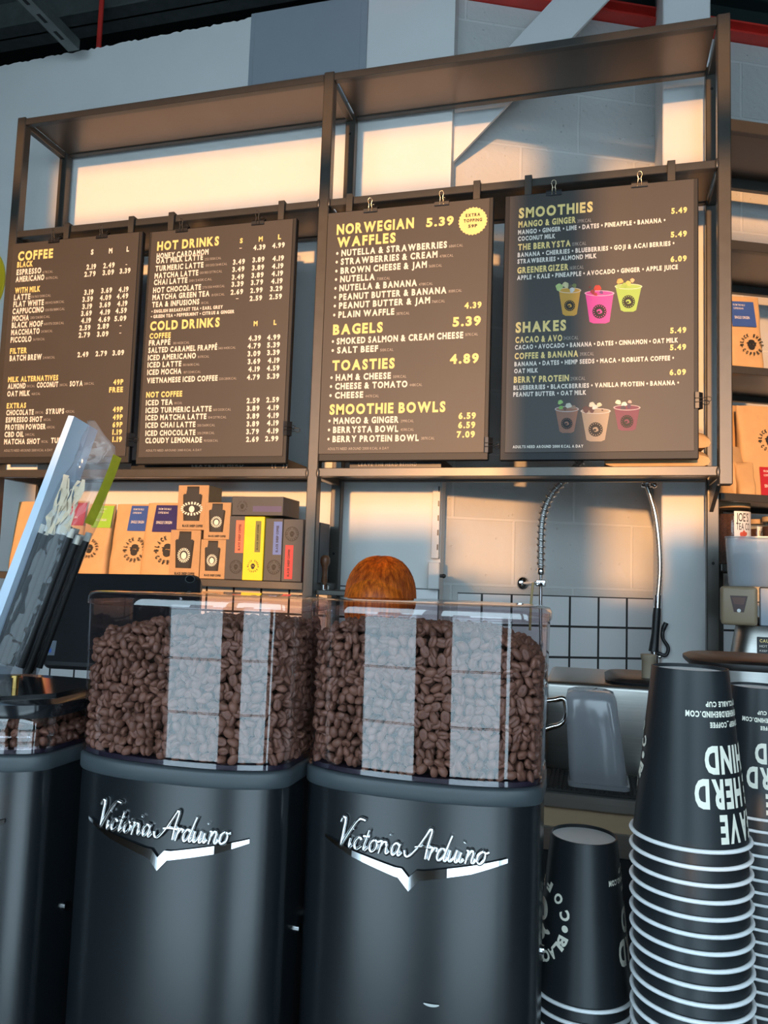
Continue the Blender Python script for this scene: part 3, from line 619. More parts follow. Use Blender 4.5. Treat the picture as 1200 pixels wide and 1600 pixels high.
SCRIPT = {'V': ([[(0, 2.05), (.12, 2.4), (.42, 2.3), (.5, 1.2), (.62, .06), (1.05, 1.0), (1.55, 2.05), (1.95, 2.5), (2.55, 2.42)]], 1.45),
 'i': ([[(0, .85), (-.02, .3), (.14, .02), (.42, .3)], [(.08, 1.6), (.1, 1.66)]], .5), 'c': ([[(.62, .82), (.4, 1), (.1, .7), (.06, .25), (.32, 0), (.6, .1), (.86, .35)]], .9),
 't': ([[(.3, 1.75), (.2, .9), (.14, .2), (.34, 0), (.62, .32)], [(-.1, 1.15), (.55, 1.2)]], .66), 'o': ([[(.45, 1), (.12, .75), (.08, .25), (.4, 0), (.72, .3), (.7, .8), (.45, 1), (.72, .85), (1.0, .95)]], .98),
 'r': ([[(.02, .95), (.16, 1), (.16, .5), (.12, 0)], [(.16, .5), (.4, .95), (.62, .92), (.62, .72)]], .74), 'a': ([[(.68, .82), (.4, 1), (.1, .7), (.08, .25), (.34, 0), (.66, .4), (.74, 1)], [(.74, 1), (.7, .2), (.88, 0), (1.15, .34)]], 1.12),
 'A': ([[(-.75, .55), (-.55, .1), (-.15, .08), (.35, .7), (.85, 1.7), (1.2, 2.4), (1.38, 2.2), (1.32, 1.1), (1.38, .05)], [(.2, .85), (.8, .95), (1.7, .9)]], 1.62),
 'd': ([[(.66, .82), (.4, 1), (.1, .7), (.08, .25), (.34, 0), (.66, .4), (.86, 1.5), (.98, 2.1)], [(.86, 1.5), (.72, .3), (.9, 0), (1.15, .34)]], 1.14),
 'u': ([[(0, .95), (0, .3), (.2, 0), (.5, .35), (.62, 1)], [(.62, 1), (.6, .2), (.8, 0), (1.05, .34)]], 1.04), 'n': ([[(0, .95), (.12, .95), (.1, 0)], [(.12, .5), (.42, 1), (.62, .8), (.6, .2), (.78, 0), (1.02, .34)]], 1.02)}
def badge(cx, y0, z0, parent):
    b = MB(); fn = front_map(cx, y0, z0, .0016)
    words = 'Victoria Arduino'; x = 0; strokes = []
    for ch in words:
        if ch == ' ': x += .9; continue
        st, adv = SCRIPT[ch]
        for s in st: strokes.append([(px+x+py*.28, py) for px, py in s])
        x += adv
    k = .127/x; ky = .0098
    for s in strokes:
        pts = spline([Vector((px, py, 0)) for px, py in s], 5)
        b.tube([fn((p.x-x/2)*k-.002, p.y*ky) for p in pts], .0018, 8)
    up = [(-.077, .0065), (-.05, -.002), (-.012, -.0095), (-.006, -.0098), (0, -.016), (.006, -.0098), (.012, -.0095), (.05, -.002), (.079, .0045)]
    lo = [(-.077, .004), (-.05, -.007), (-.012, -.0168), (-.009, -.0172), (0, -.0268), (.009, -.0172), (.012, -.0168), (.05, -.0085), (.079, .0012)]
    for i in range(len(up)-1):
        for j in range(4):
            t, t2 = j/4, (j+1)/4
            L = lambda P, t: (P[i][0]+(P[i+1][0]-P[i][0])*t, P[i][1]+(P[i+1][1]-P[i][1])*t)
            b.poly([fn(*L(up, t)), fn(*L(up, t2)), fn(*L(lo, t2)), fn(*L(lo, t))])
    o = b.build('chrome_badge', CHROME, parent, smooth=60); o['label'] = 'mirror chrome script lettering over a winged badge'
SEAM = 1.334
def grinder(cx, y0, label, ztop, lid=True):
    r = thing('coffee_grinder', label, 'coffee grinder', (cx, y0, .96), 'coffee grinders along the bar')
    b = MB(); P = plan(cx, y0, -.0005)
    b.loft([[p+Z3*z for p in P] for z in (.964, 1.05, 1.15, 1.25, SEAM-.013)], True, True); body = b.build('body', SATINBLK, r, smooth=50)
    b = MB(); b.loft([[p+Z3*z for p in plan(cx, y0, g)] for g, z in ((-.004, .9602), (.002, .962), (.002, .974), (-.002, .976))], True, True); b.build('base_plate', BLACKPL, r, smooth=50)
    b = MB(); b.loft([[p+Z3*z for p in plan(cx, y0, g)] for g, z in ((.0004, SEAM-.014), (.0014, SEAM-.0125), (.0014, SEAM-.002), (-.0005, SEAM))], True, True); b.build('collar', mat('dark_grey_collar', (.035, .045, .052), .45, 0, .05), r, smooth=50)
    rg = [(-.004, SEAM), (.0002, SEAM+.0015), (.0002, SEAM+.006), (-.001, SEAM+.0075)]
    h = ztop-SEAM
    for q in (.34, .67):
        z = SEAM+h*q; g = -.001+.0035*q; rg += [(g-.0002, z-.006), (g, z-.0009), (g+.0004, z-.0003), (g+.0004, z+.0003), (g, z+.0009), (g+.0002, z+.006)]
    rg += [(.0025, ztop)]
    b = MB(); b.loft([[p+Z3*z for p in plan(cx, y0, g, 200)] for g, z in rg]); b.build('hopper', HOPPER, r, smooth=20)
    b = MB(); b.loft([[p+Z3*z for p in plan(cx, y0, g)] for g, z in ((-.003, SEAM+.0005), (-.003, SEAM+.0045))], True, True); b.build('hopper_floor', mat('violet_black_gasket', (.016, .013, .026), .3), r, smooth=50)
    if lid:
        b = MB(); b.loft([[p+Z3*z for p in plan(cx, y0, g)] for g, z in ((.0025, ztop-.004), (.0042, ztop-.003), (.0042, ztop+.003), (.002, ztop+.0068), (-.004, ztop+.008))], False, True); b.build('hopper_lid', HOPPER, r, smooth=50)
    badge(cx, y0, 1.276, body)
    for z in (1.19, 1.08):
        b = MB(); b.tube([(cx+.1005, y0+.03, z), (cx+.1042, y0+.03, z)], .004, 12); b.tube([(cx-.1005, y0+.03, z), (cx-.1042, y0+.03, z)], .004, 12); b.build('screw', CHROME, body, smooth=40)
    return r
G = [(-.349, .634), (-.140, .665), (-.566, .605)]
grinder(*G[0], 'black coffee grinder with full bean hopper between the tilted straw bag and the red head', 1.471)
g2 = grinder(*G[1], 'black coffee grinder with full bean hopper standing beside the paper cup stacks', 1.471)
grinder(*G[2], 'black coffee grinder cut off by the left edge, under the black tray', 1.366, False)

fn = front_map(*G[1], 1.165, .0004); b = MB(); b.poly([fn(.021+.0065*math.cos(t), .0011*math.sin(t)+.0005*math.cos(2*t)) for t in [2*PI*i/16 for i in range(16)]]); b.build('scuff_mark', mat('pale_scuff', (.45, .46, .45), .6), [o for o in g2.children if o.name.startswith('body')][0])
# one bean, flat side with a crease
b = MB(); b.ball((0, 0, 0), 1, 12, 10)
for v in b.bm.verts:
    x, y, z = v.co
    if z > 0: z *= .55; z -= .42*math.exp(-(y/.16)**2)*max(0, 1-x*x*.8)
    v.co = (x*.0056, y*.0041, z*.0040)
bmesh.ops.recalc_face_normals(b.bm, faces=b.bm.faces)
bean_me = bpy.data.meshes.new('coffee_bean'); b.bm.to_mesh(bean_me); b.bm.free(); bean_me.materials.append(BEAN); bean_me.shade_smooth()
def rot_rand():
    return Matrix.Rotation(random.uniform(0, 6.28), 4, 'X') @ Matrix.Rotation(random.uniform(0, 6.28), 4, 'Y') @ Matrix.Rotation(random.uniform(0, 6.28), 4, 'Z')
def fill(cx, y0, ztop, n_single, label, where, hfun):
    """beans packed against the inside of a hopper, front rows as objects of their own, the rest as one heap"""
    spots = []
    for layer, (inset, sx) in enumerate(((-.0062, .0088), (-.0125, .0095))):
        P = plan(cx, y0, inset, 240); P = P[-34:]+P[:121]+P[121:155]
        S = [0]
        for p, q in zip(P, P[1:]): S.append(S[-1]+(q-p).length)
        row = 0; z = SEAM+.009
        while z < ztop-.006:
            s = random.uniform(0, sx)
            while s < S[-1]:
                k = 1
                while k < len(S)-1 and S[k] < s: k += 1
                f = (s-S[k-1])/max(S[k]-S[k-1], 1e-9); p = P[k-1].lerp(P[k], f)
                if z < hfun((p.x-cx)/.1): spots.append((layer, Vector((p.x+random.uniform(-.0012, .0012), p.y+random.uniform(-.0004, .0012), z+random.uniform(-.002, .002)))))
                s += sx*random.uniform(.8, 1.15)
            z += .0074; row += 1
    for _ in range(520):                                         # the heap's upper surface
        x, y = random.uniform(-.085, .085), random.uniform(-.012, .10)
        z = hfun(x/.1)+.004*random.random()
        spots.append((1, Vector((cx+x, y0+y, z))))
    first = sorted([q for l, q in spots if l == 0], key=lambda q: (q-EYE).length)
    singles, rest = first[:n_single], first[n_single:]+[q for l, q in spots if l == 1]
    for q in singles:
        o = bpy.data.objects.new('coffee_bean', bean_me); COL.objects.link(o)
        # crease towards the clear wall about half of the time
        R = Matrix.Rotation(random.uniform(0, 6.28), 4, 'Y') @ Matrix.Rotation(random.gauss(PI/2, .5) if random.random() < .55 else random.uniform(0, 6.28), 4, 'X')
        sc_ = random.uniform(.88, 1.12)
        o.matrix_world = Matrix.Translation(q) @ R @ Matrix.Diagonal((sc_, sc_, sc_, 1)) 
        tag(o, label, 'coffee bean', 'single coffee beans against the front of the %s hopper' % where)
    b = MB(); V0 = [v.co.copy() for v in bean_me.vertices]; F0 = [tuple(p.vertices) for p in bean_me.polygons]
    vs, fs = [], []
    for q in rest:
        M = Matrix.Translation(q) @ rot_rand(); o0 = len(vs); vs += [M @ v for v in V0]; fs += [tuple(i+o0 for i in f) for f in F0]
    me = bpy.data.meshes.new('coffee_bean_heap'); me.from_pydata(vs, [], fs); me.materials.append(BEAN); me.shade_smooth()
    # dark core so that no light shines through the heap
    o = bpy.data.objects.new('coffee_bean_heap', me); COL.objects.link(o); b.bm.free()
    o['kind'] = 'stuff'; tag(o, 'heap of roasted coffee beans filling the %s clear hopper' % where, 'coffee beans')
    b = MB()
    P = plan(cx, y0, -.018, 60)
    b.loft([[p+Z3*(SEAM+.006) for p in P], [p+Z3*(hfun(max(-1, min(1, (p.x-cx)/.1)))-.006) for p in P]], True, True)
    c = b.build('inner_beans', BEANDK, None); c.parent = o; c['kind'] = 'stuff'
fill(*G[0], 1.471, 150, 'roasted brown coffee bean against the clear front of the hopper below the tablet', 'left-hand full', lambda x: 1.451-.022*max(0, -x-.25))
fill(*G[1], 1.471, 150, 'roasted brown coffee bean against the clear front of the hopper below the red head', 'right-hand full', lambda x: 1.453-.030*max(0, x-.45))
fill(*G[2], 1.366, 0, '', 'short far-left', lambda x: 1.356)

# ================================================================== paper cups, nested upside down
CH, RB, RT = .137, .0305, .0450
def cone(ang, z, lift=.0005):
    rr = RB+(RT-RB)*z/CH+lift
    return Vector((rr*math.sin(ang), -rr*math.cos(ang), z))
def ringtext(b, t, a0, zc, R, h, size):
    """letters round a circle lying on the cup wall"""
    n = len(t)
    for i, ch in enumerate(t):
        if ch == ' ': continue
        th = PI*.9-(i/(n-1))*PI*.8 if size == 'top' else PI*1.12+(i/(n-1))*PI*.76
        sgn = 1 if size == 'top' else -1
        def fn(x, y):
            rr = R+(y if sgn > 0 else h-y); q = th-sgn*x/R
            X, Yy = rr*math.cos(q), rr*math.sin(q); z = zc+Yy
            return cone(a0+X/(RB+(RT-RB)*z/CH), z)
        b.text(ch, h, h*.75, fn, 'B', .1, .5)
def cup_parts(parent, printed):
    b = MB()
    prof = [(0, .012), (RB-.0012, .012), (RB-.0012, 0), (RB, 0)]+[(RB+(RT-RB)*k/10, CH*k/10) for k in range(1, 11)]
    b.lathe(prof[3:], n=56); b.mi = 1; b.lathe([(RT-.0008, CH), (RB-.0006, .013), (0.0001, .013)], n=56); b.mi = 0; b.lathe([(RB, 0), (RB-.0011, 0), (RB-.0011, .008)], n=56)
    b.mi = 1; b.lathe([(RB-.0011, .003), (0.0001, .003)], n=56)
    w_ = b.build('cup_wall', [CUPBLK, CUPIN], parent, smooth=40)
    b = MB(); n = 56; rings = []
    for j in range(9):
        t = 2*PI*j/8; rings.append([Vector(((RT+.0012+.0019*math.cos(t))*math.cos(2*PI*i/n), (RT+.0012+.0019*math.cos(t))*math.sin(2*PI*i/n), CH-.0012+.0017*math.sin(t))) for i in range(n)])
    b.loft(rings); b.build('rolled_rim', CUPRIM, parent, smooth=True)
    if printed:
        b = MB()
        for t, wd, h, z in (('LEAVE', .050, .0215, .109), ('THE HERD', .083, .0225, .0825), ('BEHIND', .062, .0215, .0575), ('BLACKSHEEP_COFFEE', .047, .0042, .0395), ('WWW.LEAVETHEHERDBEHIND.COM', .082, .0048, .0310), ('100% RECYCLABLE CUP'.replace('%', ''), .050, .0042, .0235)):
            zz = z
            b.text(t, h, wd, lambda x, y: cone(x/(RB+(RT-RB)*(zz+.5*h)/CH), zz+y), 'B', .16, .5, cut=.35)
        ringtext(b, 'BLACK SHEEP', PI, .075, .027, .0095, 'top'); ringtext(b, 'COFFEE', PI, .075, .027, .0095, 'bottom')
        for a in (.0, PI):
            b.poly([cone(PI+(.031*math.cos(a)+.003*math.cos(t))/.038, .074+.003*math.sin(t)) for t in [2*PI*j/12 for j in range(12)]])
        for px, py, rx, ry in ((0, .008, .016, .0035), (0, .012, .009, .007), (0, -.008, .010, .010)):
            b.poly([cone(PI+(px+rx*math.cos(t))/.038, .075+py+ry*math.sin(t)) for t in [2*PI*j/20 for j in range(20)]])
        b.build('print', CREAM, w_, normals=False)
def make_cup(printed):
    r = thing('paper_cup', '-', 'paper cup', (0, 0, 0)); cup_parts(r, printed); return r
proto = make_cup(True); plain = make_cup(False)
ORD = 'top second third fourth fifth sixth seventh eighth ninth tenth eleventh twelfth thirteenth fourteenth fifteenth sixteenth seventeenth eighteenth nineteenth twentieth'.split()
used = set()
def stack(x, y, ztop, rz, what, lean):
    z = ztop; i = 0; group = 'black paper cups nested upside down in the %s' % what
    while z-CH > .957:
        src = proto if i == 0 else plain
        if src.name in used: o = copy_tree(src)
        else: o = src; used.add(src.name)
        o.matrix_world = Matrix.Translation((x+lean[0]*i, y+lean[1]*i, z)) @ Matrix.Rotation(rz+random.uniform(-.5, .5)*(i > 0), 4, 'Z') @ Matrix.Rotation(PI, 4, 'X')
        n = ORD[i] if i < len(ORD) else 'twenty-'+['first', 'second', 'third', 'fourth', 'fifth', 'sixth', 'seventh', 'eighth', 'ninth'][i-20]
        o['label'] = ('printed upside-down black paper cup at the top of the %s' % what) if i == 0 else 'white-rimmed black paper cup, %s from the top of the %s' % (n, what)
        o['group'] = group; z -= .01255; i += 1
# flipping about X sends azimuth a (from -Y) to the far side; rz turns the print to its place
c1 = (onP(1077, 1042, Vector((0, .70, 0)), Y3)); c1 = atY(1077.5, 1042, .703)
stack(c1.x, .703, c1.z, PI+1.0, 'tall middle stack', (.00012, 0))
c2 = atY(1184, 1071, .965); stack(c2.x, .965, c2.z, PI+.55, 'rear right stack', (0, 0))
c3 = atY(912, 1303, .775); stack(c3.x, .775, c3.z, PI+1.92, 'short stack by the grinder', (0, 0))
# ================================================================== goods on the shelves
def crumple(bm, amp, sc_=9., keep=None):
    from mathutils import noise
    for v in bm.verts:
        n = noise.noise_vector(v.co*sc_*3.1)+.5*noise.noise_vector(v.co*sc_*8)
        v.co += n*amp
def ring_emblem(b, c, ax, ay, nrm, R, scal=False):
    """BLACK SHEEP COFFEE set round a small hatted head; c centre, ax right, ay up, nrm towards the viewer"""
    b.mi = 2 if len(RINGMI) < 1 else RINGMI[0]
    lift = nrm*.0006
    h = R*.30
    for txt, top in (('BLACK SHEEP', True), ('COFFEE', False)):
        n = len(txt)
        for i, ch in enumerate(txt):
            if ch == ' ': continue
            th = (PI*1.02-(i/(n-1))*PI*1.04) if top else (PI*1.2+(i/(n-1))*PI*.6)
            sg = 1 if top else -1
            def fn(x, y):
                rr = R*.70+(y if top else h-y); q = th-sg*x/R
                return c+lift+ax*rr*math.cos(q)+ay*rr*math.sin(q)
            b.text(ch, h, h*.62, fn, 'B', .1, .5)
    for a in (PI, 0):
        b.poly([c+lift+ax*R*(.85*math.cos(a+.17)+.05*math.cos(t))+ay*R*(-.2+.05*math.sin(t)) for t in [2*PI*j/8 for j in range(8)]])
    for px, py, rx, ry in ((0, .14, .44, .08), (0, .26, .27, .17), (-.02, -.22, .27, .25), (-.27, -.02, .09, .14), (.27, -.02, .09, .14)):
        b.poly([c+lift*(1+.3*abs(px)+.2*ry)+ax*R*(px+rx*math.cos(t))+ay*R*(py+ry*math.sin(t)) for t in [2*PI*j/18 for j in range(18)]])
RINGMI = []
def coffee_bag(label, base, rz, w_, h_, d_, lab_col, emblem=True, tilt=0., lab=(.18, .98, .66, .98), logo_y=.36, logo_x=.0, group=None, lie=None, ringr=.30, text=True, line=None):
    r = thing('coffee_bag', label, 'coffee bag', (0, 0, 0), group)
    rows = []; N = 10; K = 20
    for j in range(N+1):
        t = j/N; z = h_*t; dd = d_*(1-t**1.6*.92)*(1 if t > .02 else .96); ww = w_*(1-.03*math.sin(PI*t)); y = d_*.18*t
        ring = []
        for i in range(K):
            a = 2*PI*i/K; c, s = math.cos(a), math.sin(a)
            ring.append(Vector((ww/2*math.copysign(abs(c)**.35, c), y+dd/2*math.copysign(abs(s)**.45, s), z)))
        rows.append(ring)
    b = MB(); b.loft(rows, True, True); crumple(b.bm, .0016); crumple(b.bm, .0016, 4)
    body = b.build('bag', KRAFT, r, smooth=60)
    def face(x, z, lift=.0035):
        t = z/h_; dd = d_*(1-t**1.6*.92); y = d_*.18*t
        return Vector((x, y-dd/2-lift, z))
    if lab_col:
        x0, x1, z0, z1 = lab; b = MB()
        X0, X1 = -w_/2+w_*x0, -w_/2+w_*x1; n = 6
        for i in range(n):
            za, zb = h_*(z0+(z1-z0)*i/n), h_*(z0+(z1-z0)*(i+1)/n)
            b.poly([face(X0, za), face(X1, za), face(X1, zb), face(X0, zb)])
        if text:
            b.mi = 1
            for k, (tx, hh, ww, zf) in enumerate((('SINGLE ORIGIN', .052, .62, .30), ('FROM THE HILLS', .035, .5, .82), ('COFFEE BEANS', .035, .42, .68))):
                b.text(tx, h_*(z1-z0)*hh*2, (X1-X0)*ww, lambda x, y: face(X0+(X1-X0)*.12+x, h_*(z0+(z1-z0)*zf)+y, .0045), 'R', .15)
        b.build('label', [lab_col, INKW], body, normals=False)
    if emblem:
        b = MB(); RINGMI[:] = [0]
        ring_emblem(b, Vector((0, 0, 0)), X3, Z3, Vector((0, -1, 0)), w_*ringr)
        for v in b.bm.verts:
            p = v.co.copy(); v.co = face(p.x+w_*logo_x, p.z+h_*logo_y, .0048-p.y*.5)
        b.build('printed_emblem', INKK, body, normals=False)
    r.matrix_world = Matrix.Translation(base) @ Matrix.Rotation(rz, 4, 'Z') @ (lie or Matrix.Rotation(-tilt, 4, 'X'))
    return r
LB = {k: mat(k+'_bag_label', c, .35, 0, .05) for k, c in (('red', (.42, .02, .03)), ('blue', (.045, .10, .33)), ('purple', (.035, .03, .13)), ('green', (.30, .55, .06)))}
SZ = 1.4755
def bag_at(label, u0, u1, vt, y, col, rz=0., **k):
    a, c = atY(u0, 890, y), atY(u1, 890, y); top = atY((u0+u1)/2, vt, y+.03)
    return coffee_bag(label, Vector(((a.x+c.x)/2, y+.045, SZ)), rz, c.x-a.x, top.z-SZ, .075, col, group='kraft coffee bags on the low shelf', **k)
bag_at('kraft coffee bag with red label at the left edge, behind the straw bag', 5, 62, 783, 2.47, LB['red'], lab=(.48, 1.0, .62, .98), logo_x=.18)
bag_at('kraft coffee bag with its label hidden behind the tilted straw bag', 64, 116, 782, 2.49, LB['red'], rz=.1)
bag_at('kraft coffee bag with green label, just right of the straw bag', 116, 161, 787, 2.50, LB['green'], lab=(.3, .98, .66, .98), logo_x=-.12)
bag_at('kraft coffee bag with bright blue label, third along from the straw bag', 163, 222, 787, 2.48, LB['blue'], lab=(.42, .98, .62, .98), logo_x=.2)
bag_at('kraft coffee bag with purple label beside the boxed cups', 212, 281, 785, 2.45, LB['purple'], lab=(.22, .80, .60, .97), logo_x=.14)

def carton(name, label, cat, group, u0, u1, vt, z0, y, depth, m, rz=0., uref=None):
    """box whose front shows between u0 and u1 with its top at vt; returns root, front-plane placer and size"""
    a, c = atY(u0, 850, y), atY(u1, 850, y); wd = c.x-a.x; h = atY((u0+u1)/2, vt, y).z-z0
    r = thing(name, label, cat, ((a.x+c.x)/2, y+depth/2, z0), group)
    b = MB(); b.box((a.x, y, z0), (c.x, y+depth, z0+h), .0015); body = b.build('carton', m, r)
    def P(x, z, lift=.0006): return Vector((a.x+wd*x, y-lift, z0+h*z))
    return r, body, P, wd, h
def cup_box(label, u0, u1, vt, z0, y, turn=0):
    r, body, P, wd, h = carton('cup_box', label, 'boxed cup', 'kraft boxes with travel cups on the low shelf', u0, u1, vt, z0, y, .10, KRAFTBOX)
    b = MB(); b.mi = 0
    b.poly([P(.22, .20, .0006), P(.74, .20, .0006), P(.80, .78, .0006), P(.69, .78, .0006), P(.69, .97, .0006), P(.29, .97, .0006), P(.29, .78, .0006), P(.17, .78, .0006)])
    b.build('cut_out_window', mat('dark_box_inside', (.03, .022, .016), .8), body)
    b = MB(); q = .0012
    b.poly([P(.30, .21, q), P(.66, .21, q), P(.74, .74, q), P(.22, .74, q)]); b.poly([P(.18, .74, q), P(.78, .74, q), P(.76, .80, q), P(.20, .80, q)]); b.poly([P(.27, .80, q), P(.69, .80, q), P(.66, .93, q), P(.30, .93, q)])
    b.mi = 1
    for k in range(20):
        t = 2*PI*k/20; b.poly([P(.48+(.21*a+turn*.05)*math.cos(t+s), .47+.155*a*math.sin(t+s), .002) for a, s in ((.62, -.10), (1, -.08), (1, .08), (.62, .10))])
    b.poly([P(.48+.09*math.cos(t), .46+.075*math.sin(t), .002) for t in [2*PI*j/16 for j in range(16)]])
    b.build('travel_cup', [mat('black_travel_cup', (.012, .015, .02), .4), CREAM], body, normals=False)
    b = MB(); b.text('BLACK SHEEP COFFEE', h*.055, wd*.66, lambda x, y: P(.2, .06)+X3*x+Z3*y-Y3*.0006, 'B', .12); b.build('printing', INKK, body, normals=False)
    return h
h1 = cup_box('kraft cup box on the lower left of the boxed cups', 266, 313, 828, SZ, 2.44)
cup_box('kraft cup box standing on top of the boxed cups, its cup turned away', 274, 322, 758, SZ+h1+.0005, 2.435, 3)
h2 = cup_box('kraft cup box on the lower right, against the dark boxes', 314, 353, 843, SZ, 2.43)
cup_box('kraft cup box stacked at the upper right, next to the lying slate box', 317, 358, 785, SZ+h2+.0005, 2.43)
def dark_box(label, u0, u1, vt, z0, y, col, m, strip, logo, up=False, depth=.11):
    r, body, P, wd, h = carton('coffee_carton', label, 'coffee box', 'slim coffee cartons on the low shelf', u0, u1, vt, z0, y, depth, m)
    b = MB(); x0, x1, zz0, zz1 = strip
    b.poly([P(x0, zz0), P(x1, zz0), P(x1, zz1), P(x0, zz1)])
    b.mi = 1
    if h > wd: b.text('BLACK SHEEP COFFEE', wd*(x1-x0)*.28, h*(zz1-zz0)*.8, lambda x, y: P(x0+(x1-x0)*.62, zz0+.04, .0012)+Z3*x-X3*y, 'B', .14)
    b.build('label', [col, INKK], body, normals=False)
    b = MB(); RINGMI[:] = [0]; c = P(logo[0], logo[1], 0); ring_emblem(b, c, X3, Z3, -Y3, logo[2])
    if not up:
        n = 48
        for k in range(n):
            t, t2 = 2*PI*k/n, 2*PI*(k+1)/n; R1, R2 = logo[2]*1.02, logo[2]*1.12
            b.poly([c-Y3*.0007+X3*R_*math.cos(q)+Z3*R_*math.sin(q) for R_, q in ((R1, t), (R2, t), (R2, t2), (R1, t2))])
    b.build('printed_emblem', INKK, body, normals=False)
    return h
CL = {k: mat(k+'_strip', c, .5, 0, .04) for k, c in (('coral', (.75, .16, .09)), ('yellow', (.80, .62, .01)), ('azure', (.09, .17, .50)), ('crimson', (.52, .03, .04)), ('violet', (.07, .06, .16)), ('olive', (.16, .16, .04)))}
hd = dark_box('slate coffee carton with coral strip, left of the yellow carton', 353, 381, 806, SZ, 2.43, CL['coral'], DKBOX, (.52, .99, .42, .93), (.62, .20, .021))
dark_box('bright yellow coffee carton between the slate cartons', 380.5, 412, 807, SZ, 2.42, CL['olive'], CL['yellow'], (.56, .84, .44, .93), (.52, .22, .022), True)
dark_box('slate coffee carton with blue strip, right of the yellow carton', 412.5, 441, 810, SZ, 2.43, CL['azure'], DKBOX, (.50, .96, .42, .95), (.60, .22, .022))
dark_box('slate coffee carton with crimson strip, against the middle post', 441.5, 473, 811, SZ, 2.43, CL['crimson'], DKBOX, (.15, .55, .04, .58), (.45, .76, .022))
dark_box('slate coffee carton lying flat on the other cartons', 359, 440, 776, SZ+hd+.003, 2.44, CL['violet'], DKBOX, (.42, .97, .2, .5), (.21, .48, .020), True, .15)
b = None
r = thing('coffee_carton', 'slate coffee carton with a red strip, just past the middle post', 'coffee box', (XM+.07, 2.5, SZ), 'slim coffee cartons on the low shelf')
a = atX(488, 860, XM+.02); q = atY(499, 860, 2.50)
b = MB(); b.box((q.x-.034, 2.50, 1.452), (q.x, 2.60, atY(495, 816, 2.50).z), .0015); body = b.build('carton', DKBOX, r)
b = MB(); b.poly([(q.x-.030, 2.4994, 1.465), (q.x-.004, 2.4994, 1.465), (q.x-.004, 2.4994, 1.56), (q.x-.030, 2.4994, 1.56)]); b.build('label', CL['crimson'], body)
b = MB(); b.box((XM+PW, 2.43, 1.435), (-.785, 2.66, 1.452), .002)
tag(b.build('wall_bracket_shelf', STEEL), 'short dark steel ledge to the right of the middle post', 'ledge')
c = atY(507, 905, 2.50)
r = thing('coffee_tamper', 'wooden handled coffee tamper standing on the short steel ledge', 'tamper', (c.x, 2.5, 1.4525))
b = MB(); b.lathe([(.001, 1.4525), (.0165, 1.4525), (.0165, 1.468), (.008, 1.472), (.001, 1.472)], (c.x, 2.5, 0), 28); b.build('base', CHROME, r, smooth=40)
b = MB(); b.lathe([(.006, 1.471), (.011, 1.48), (.0085, 1.505), (.010, 1.525), (.017, 1.545), (.0165, 1.56), (.011, 1.568), (.001, 1.57)], (c.x, 2.5, 0), 28); b.build('handle', WOOD, r, smooth=True)

# flat dark cartons and odds lying on the shelf behind the menu boards
def flat_box(name, label, cat, x0, x1, z1, y, m, txt=None, tx=0, z0=1.8585, depth=.2, logo=None):
    b = MB(); b.box((x0, y, z0), (x1, y+depth, z1), .0015); r = thing(name, label, cat, ((x0+x1)/2, y+depth/2, z0)); o = b.build('carton', m, r)
    if txt or logo:
        b = MB()
        if txt: b.text(txt, .011, .2, lambda x, y2: Vector((tx+x, y-.0006, z0+.009+y2)), 'B', .25)
        if logo:
            c = Vector((logo, y, z0+.012))
            for k in range(40):
                t, t2 = PI*k/40*2, PI*(k+1)/40*2
                for R1, R2 in ((.026, .029), (.014, .017)): b.poly([c-Y3*.0007+X3*R_*math.cos(q)+Z3*R_*math.sin(q) for R_, q in ((R1, t), (R2, t), (R2, t2), (R1, t2))])
            for v in b.bm.verts: v.co.z = max(v.co.z, z0+.0008)
        b.build('printing', INKG, o, normals=False)
    return r
x = lambda u: atY(u, 722, 2.43).x
flat_box('delivery_box', 'flat black carton with grey ring print lying under the drinks board', 'box', x(205), x(448), 1.895, 2.43, BLACKPL, 'LEAVE THE HERD', x(300), logo=x(437))
flat_box('delivery_box', 'flat black carton with grey lettering lying under the waffles board', 'box', x(546), x(690), 1.895, 2.43, BLACKPL, 'LEAVE THE HERD BEHIND', x(560))
flat_box('envelope_stack', 'white paper pack peeping out below the COFFEE board', 'paper pack', x(-30), x(56), 1.892, 2.44, CUPIN)
def small_bag(label, pts, y, h): ...
def lying_bag(label, c, wd, dp, ht, rz, group, m=KRAFT):
    b = MB(); rows = []
    for j in range(9):
        t = j/8; yy = -dp/2+dp*t; hh = ht*(.25+.75*math.sin(PI*min(1, t*1.15+.08))**.5 if t < .87 else .2); ww = wd
        rows.append([Vector((ww/2*math.copysign(abs(math.cos(a))**.4, math.cos(a)), yy, hh/2+hh/2*math.copysign(abs(math.sin(a))**.6, math.sin(a)))) for a in [2*PI*i/18 for i in range(18)]])
    b.loft(rows, True, True); crumple(b.bm, .003, 5)
    o = b.build('coffee_bag', m, None, smooth=60); o.matrix_world = Matrix.Translation(c) @ Matrix.Rotation(rz, 4, 'Z'); return tag(o, label, 'coffee bag', group)
a = atY(1103, 712, 2.53)
lying_bag('kraft bag lying at the bottom of two, behind the smoothies board', Vector((.185, 2.53, 1.8585)), .30, .2, .062, .0, 'kraft bags lying behind the smoothies board')
lying_bag('kraft bag lying on top of another, behind the smoothies board', Vector((.185, 2.54, 1.917)), .30, .19, .065, .05, 'kraft bags lying behind the smoothies board')

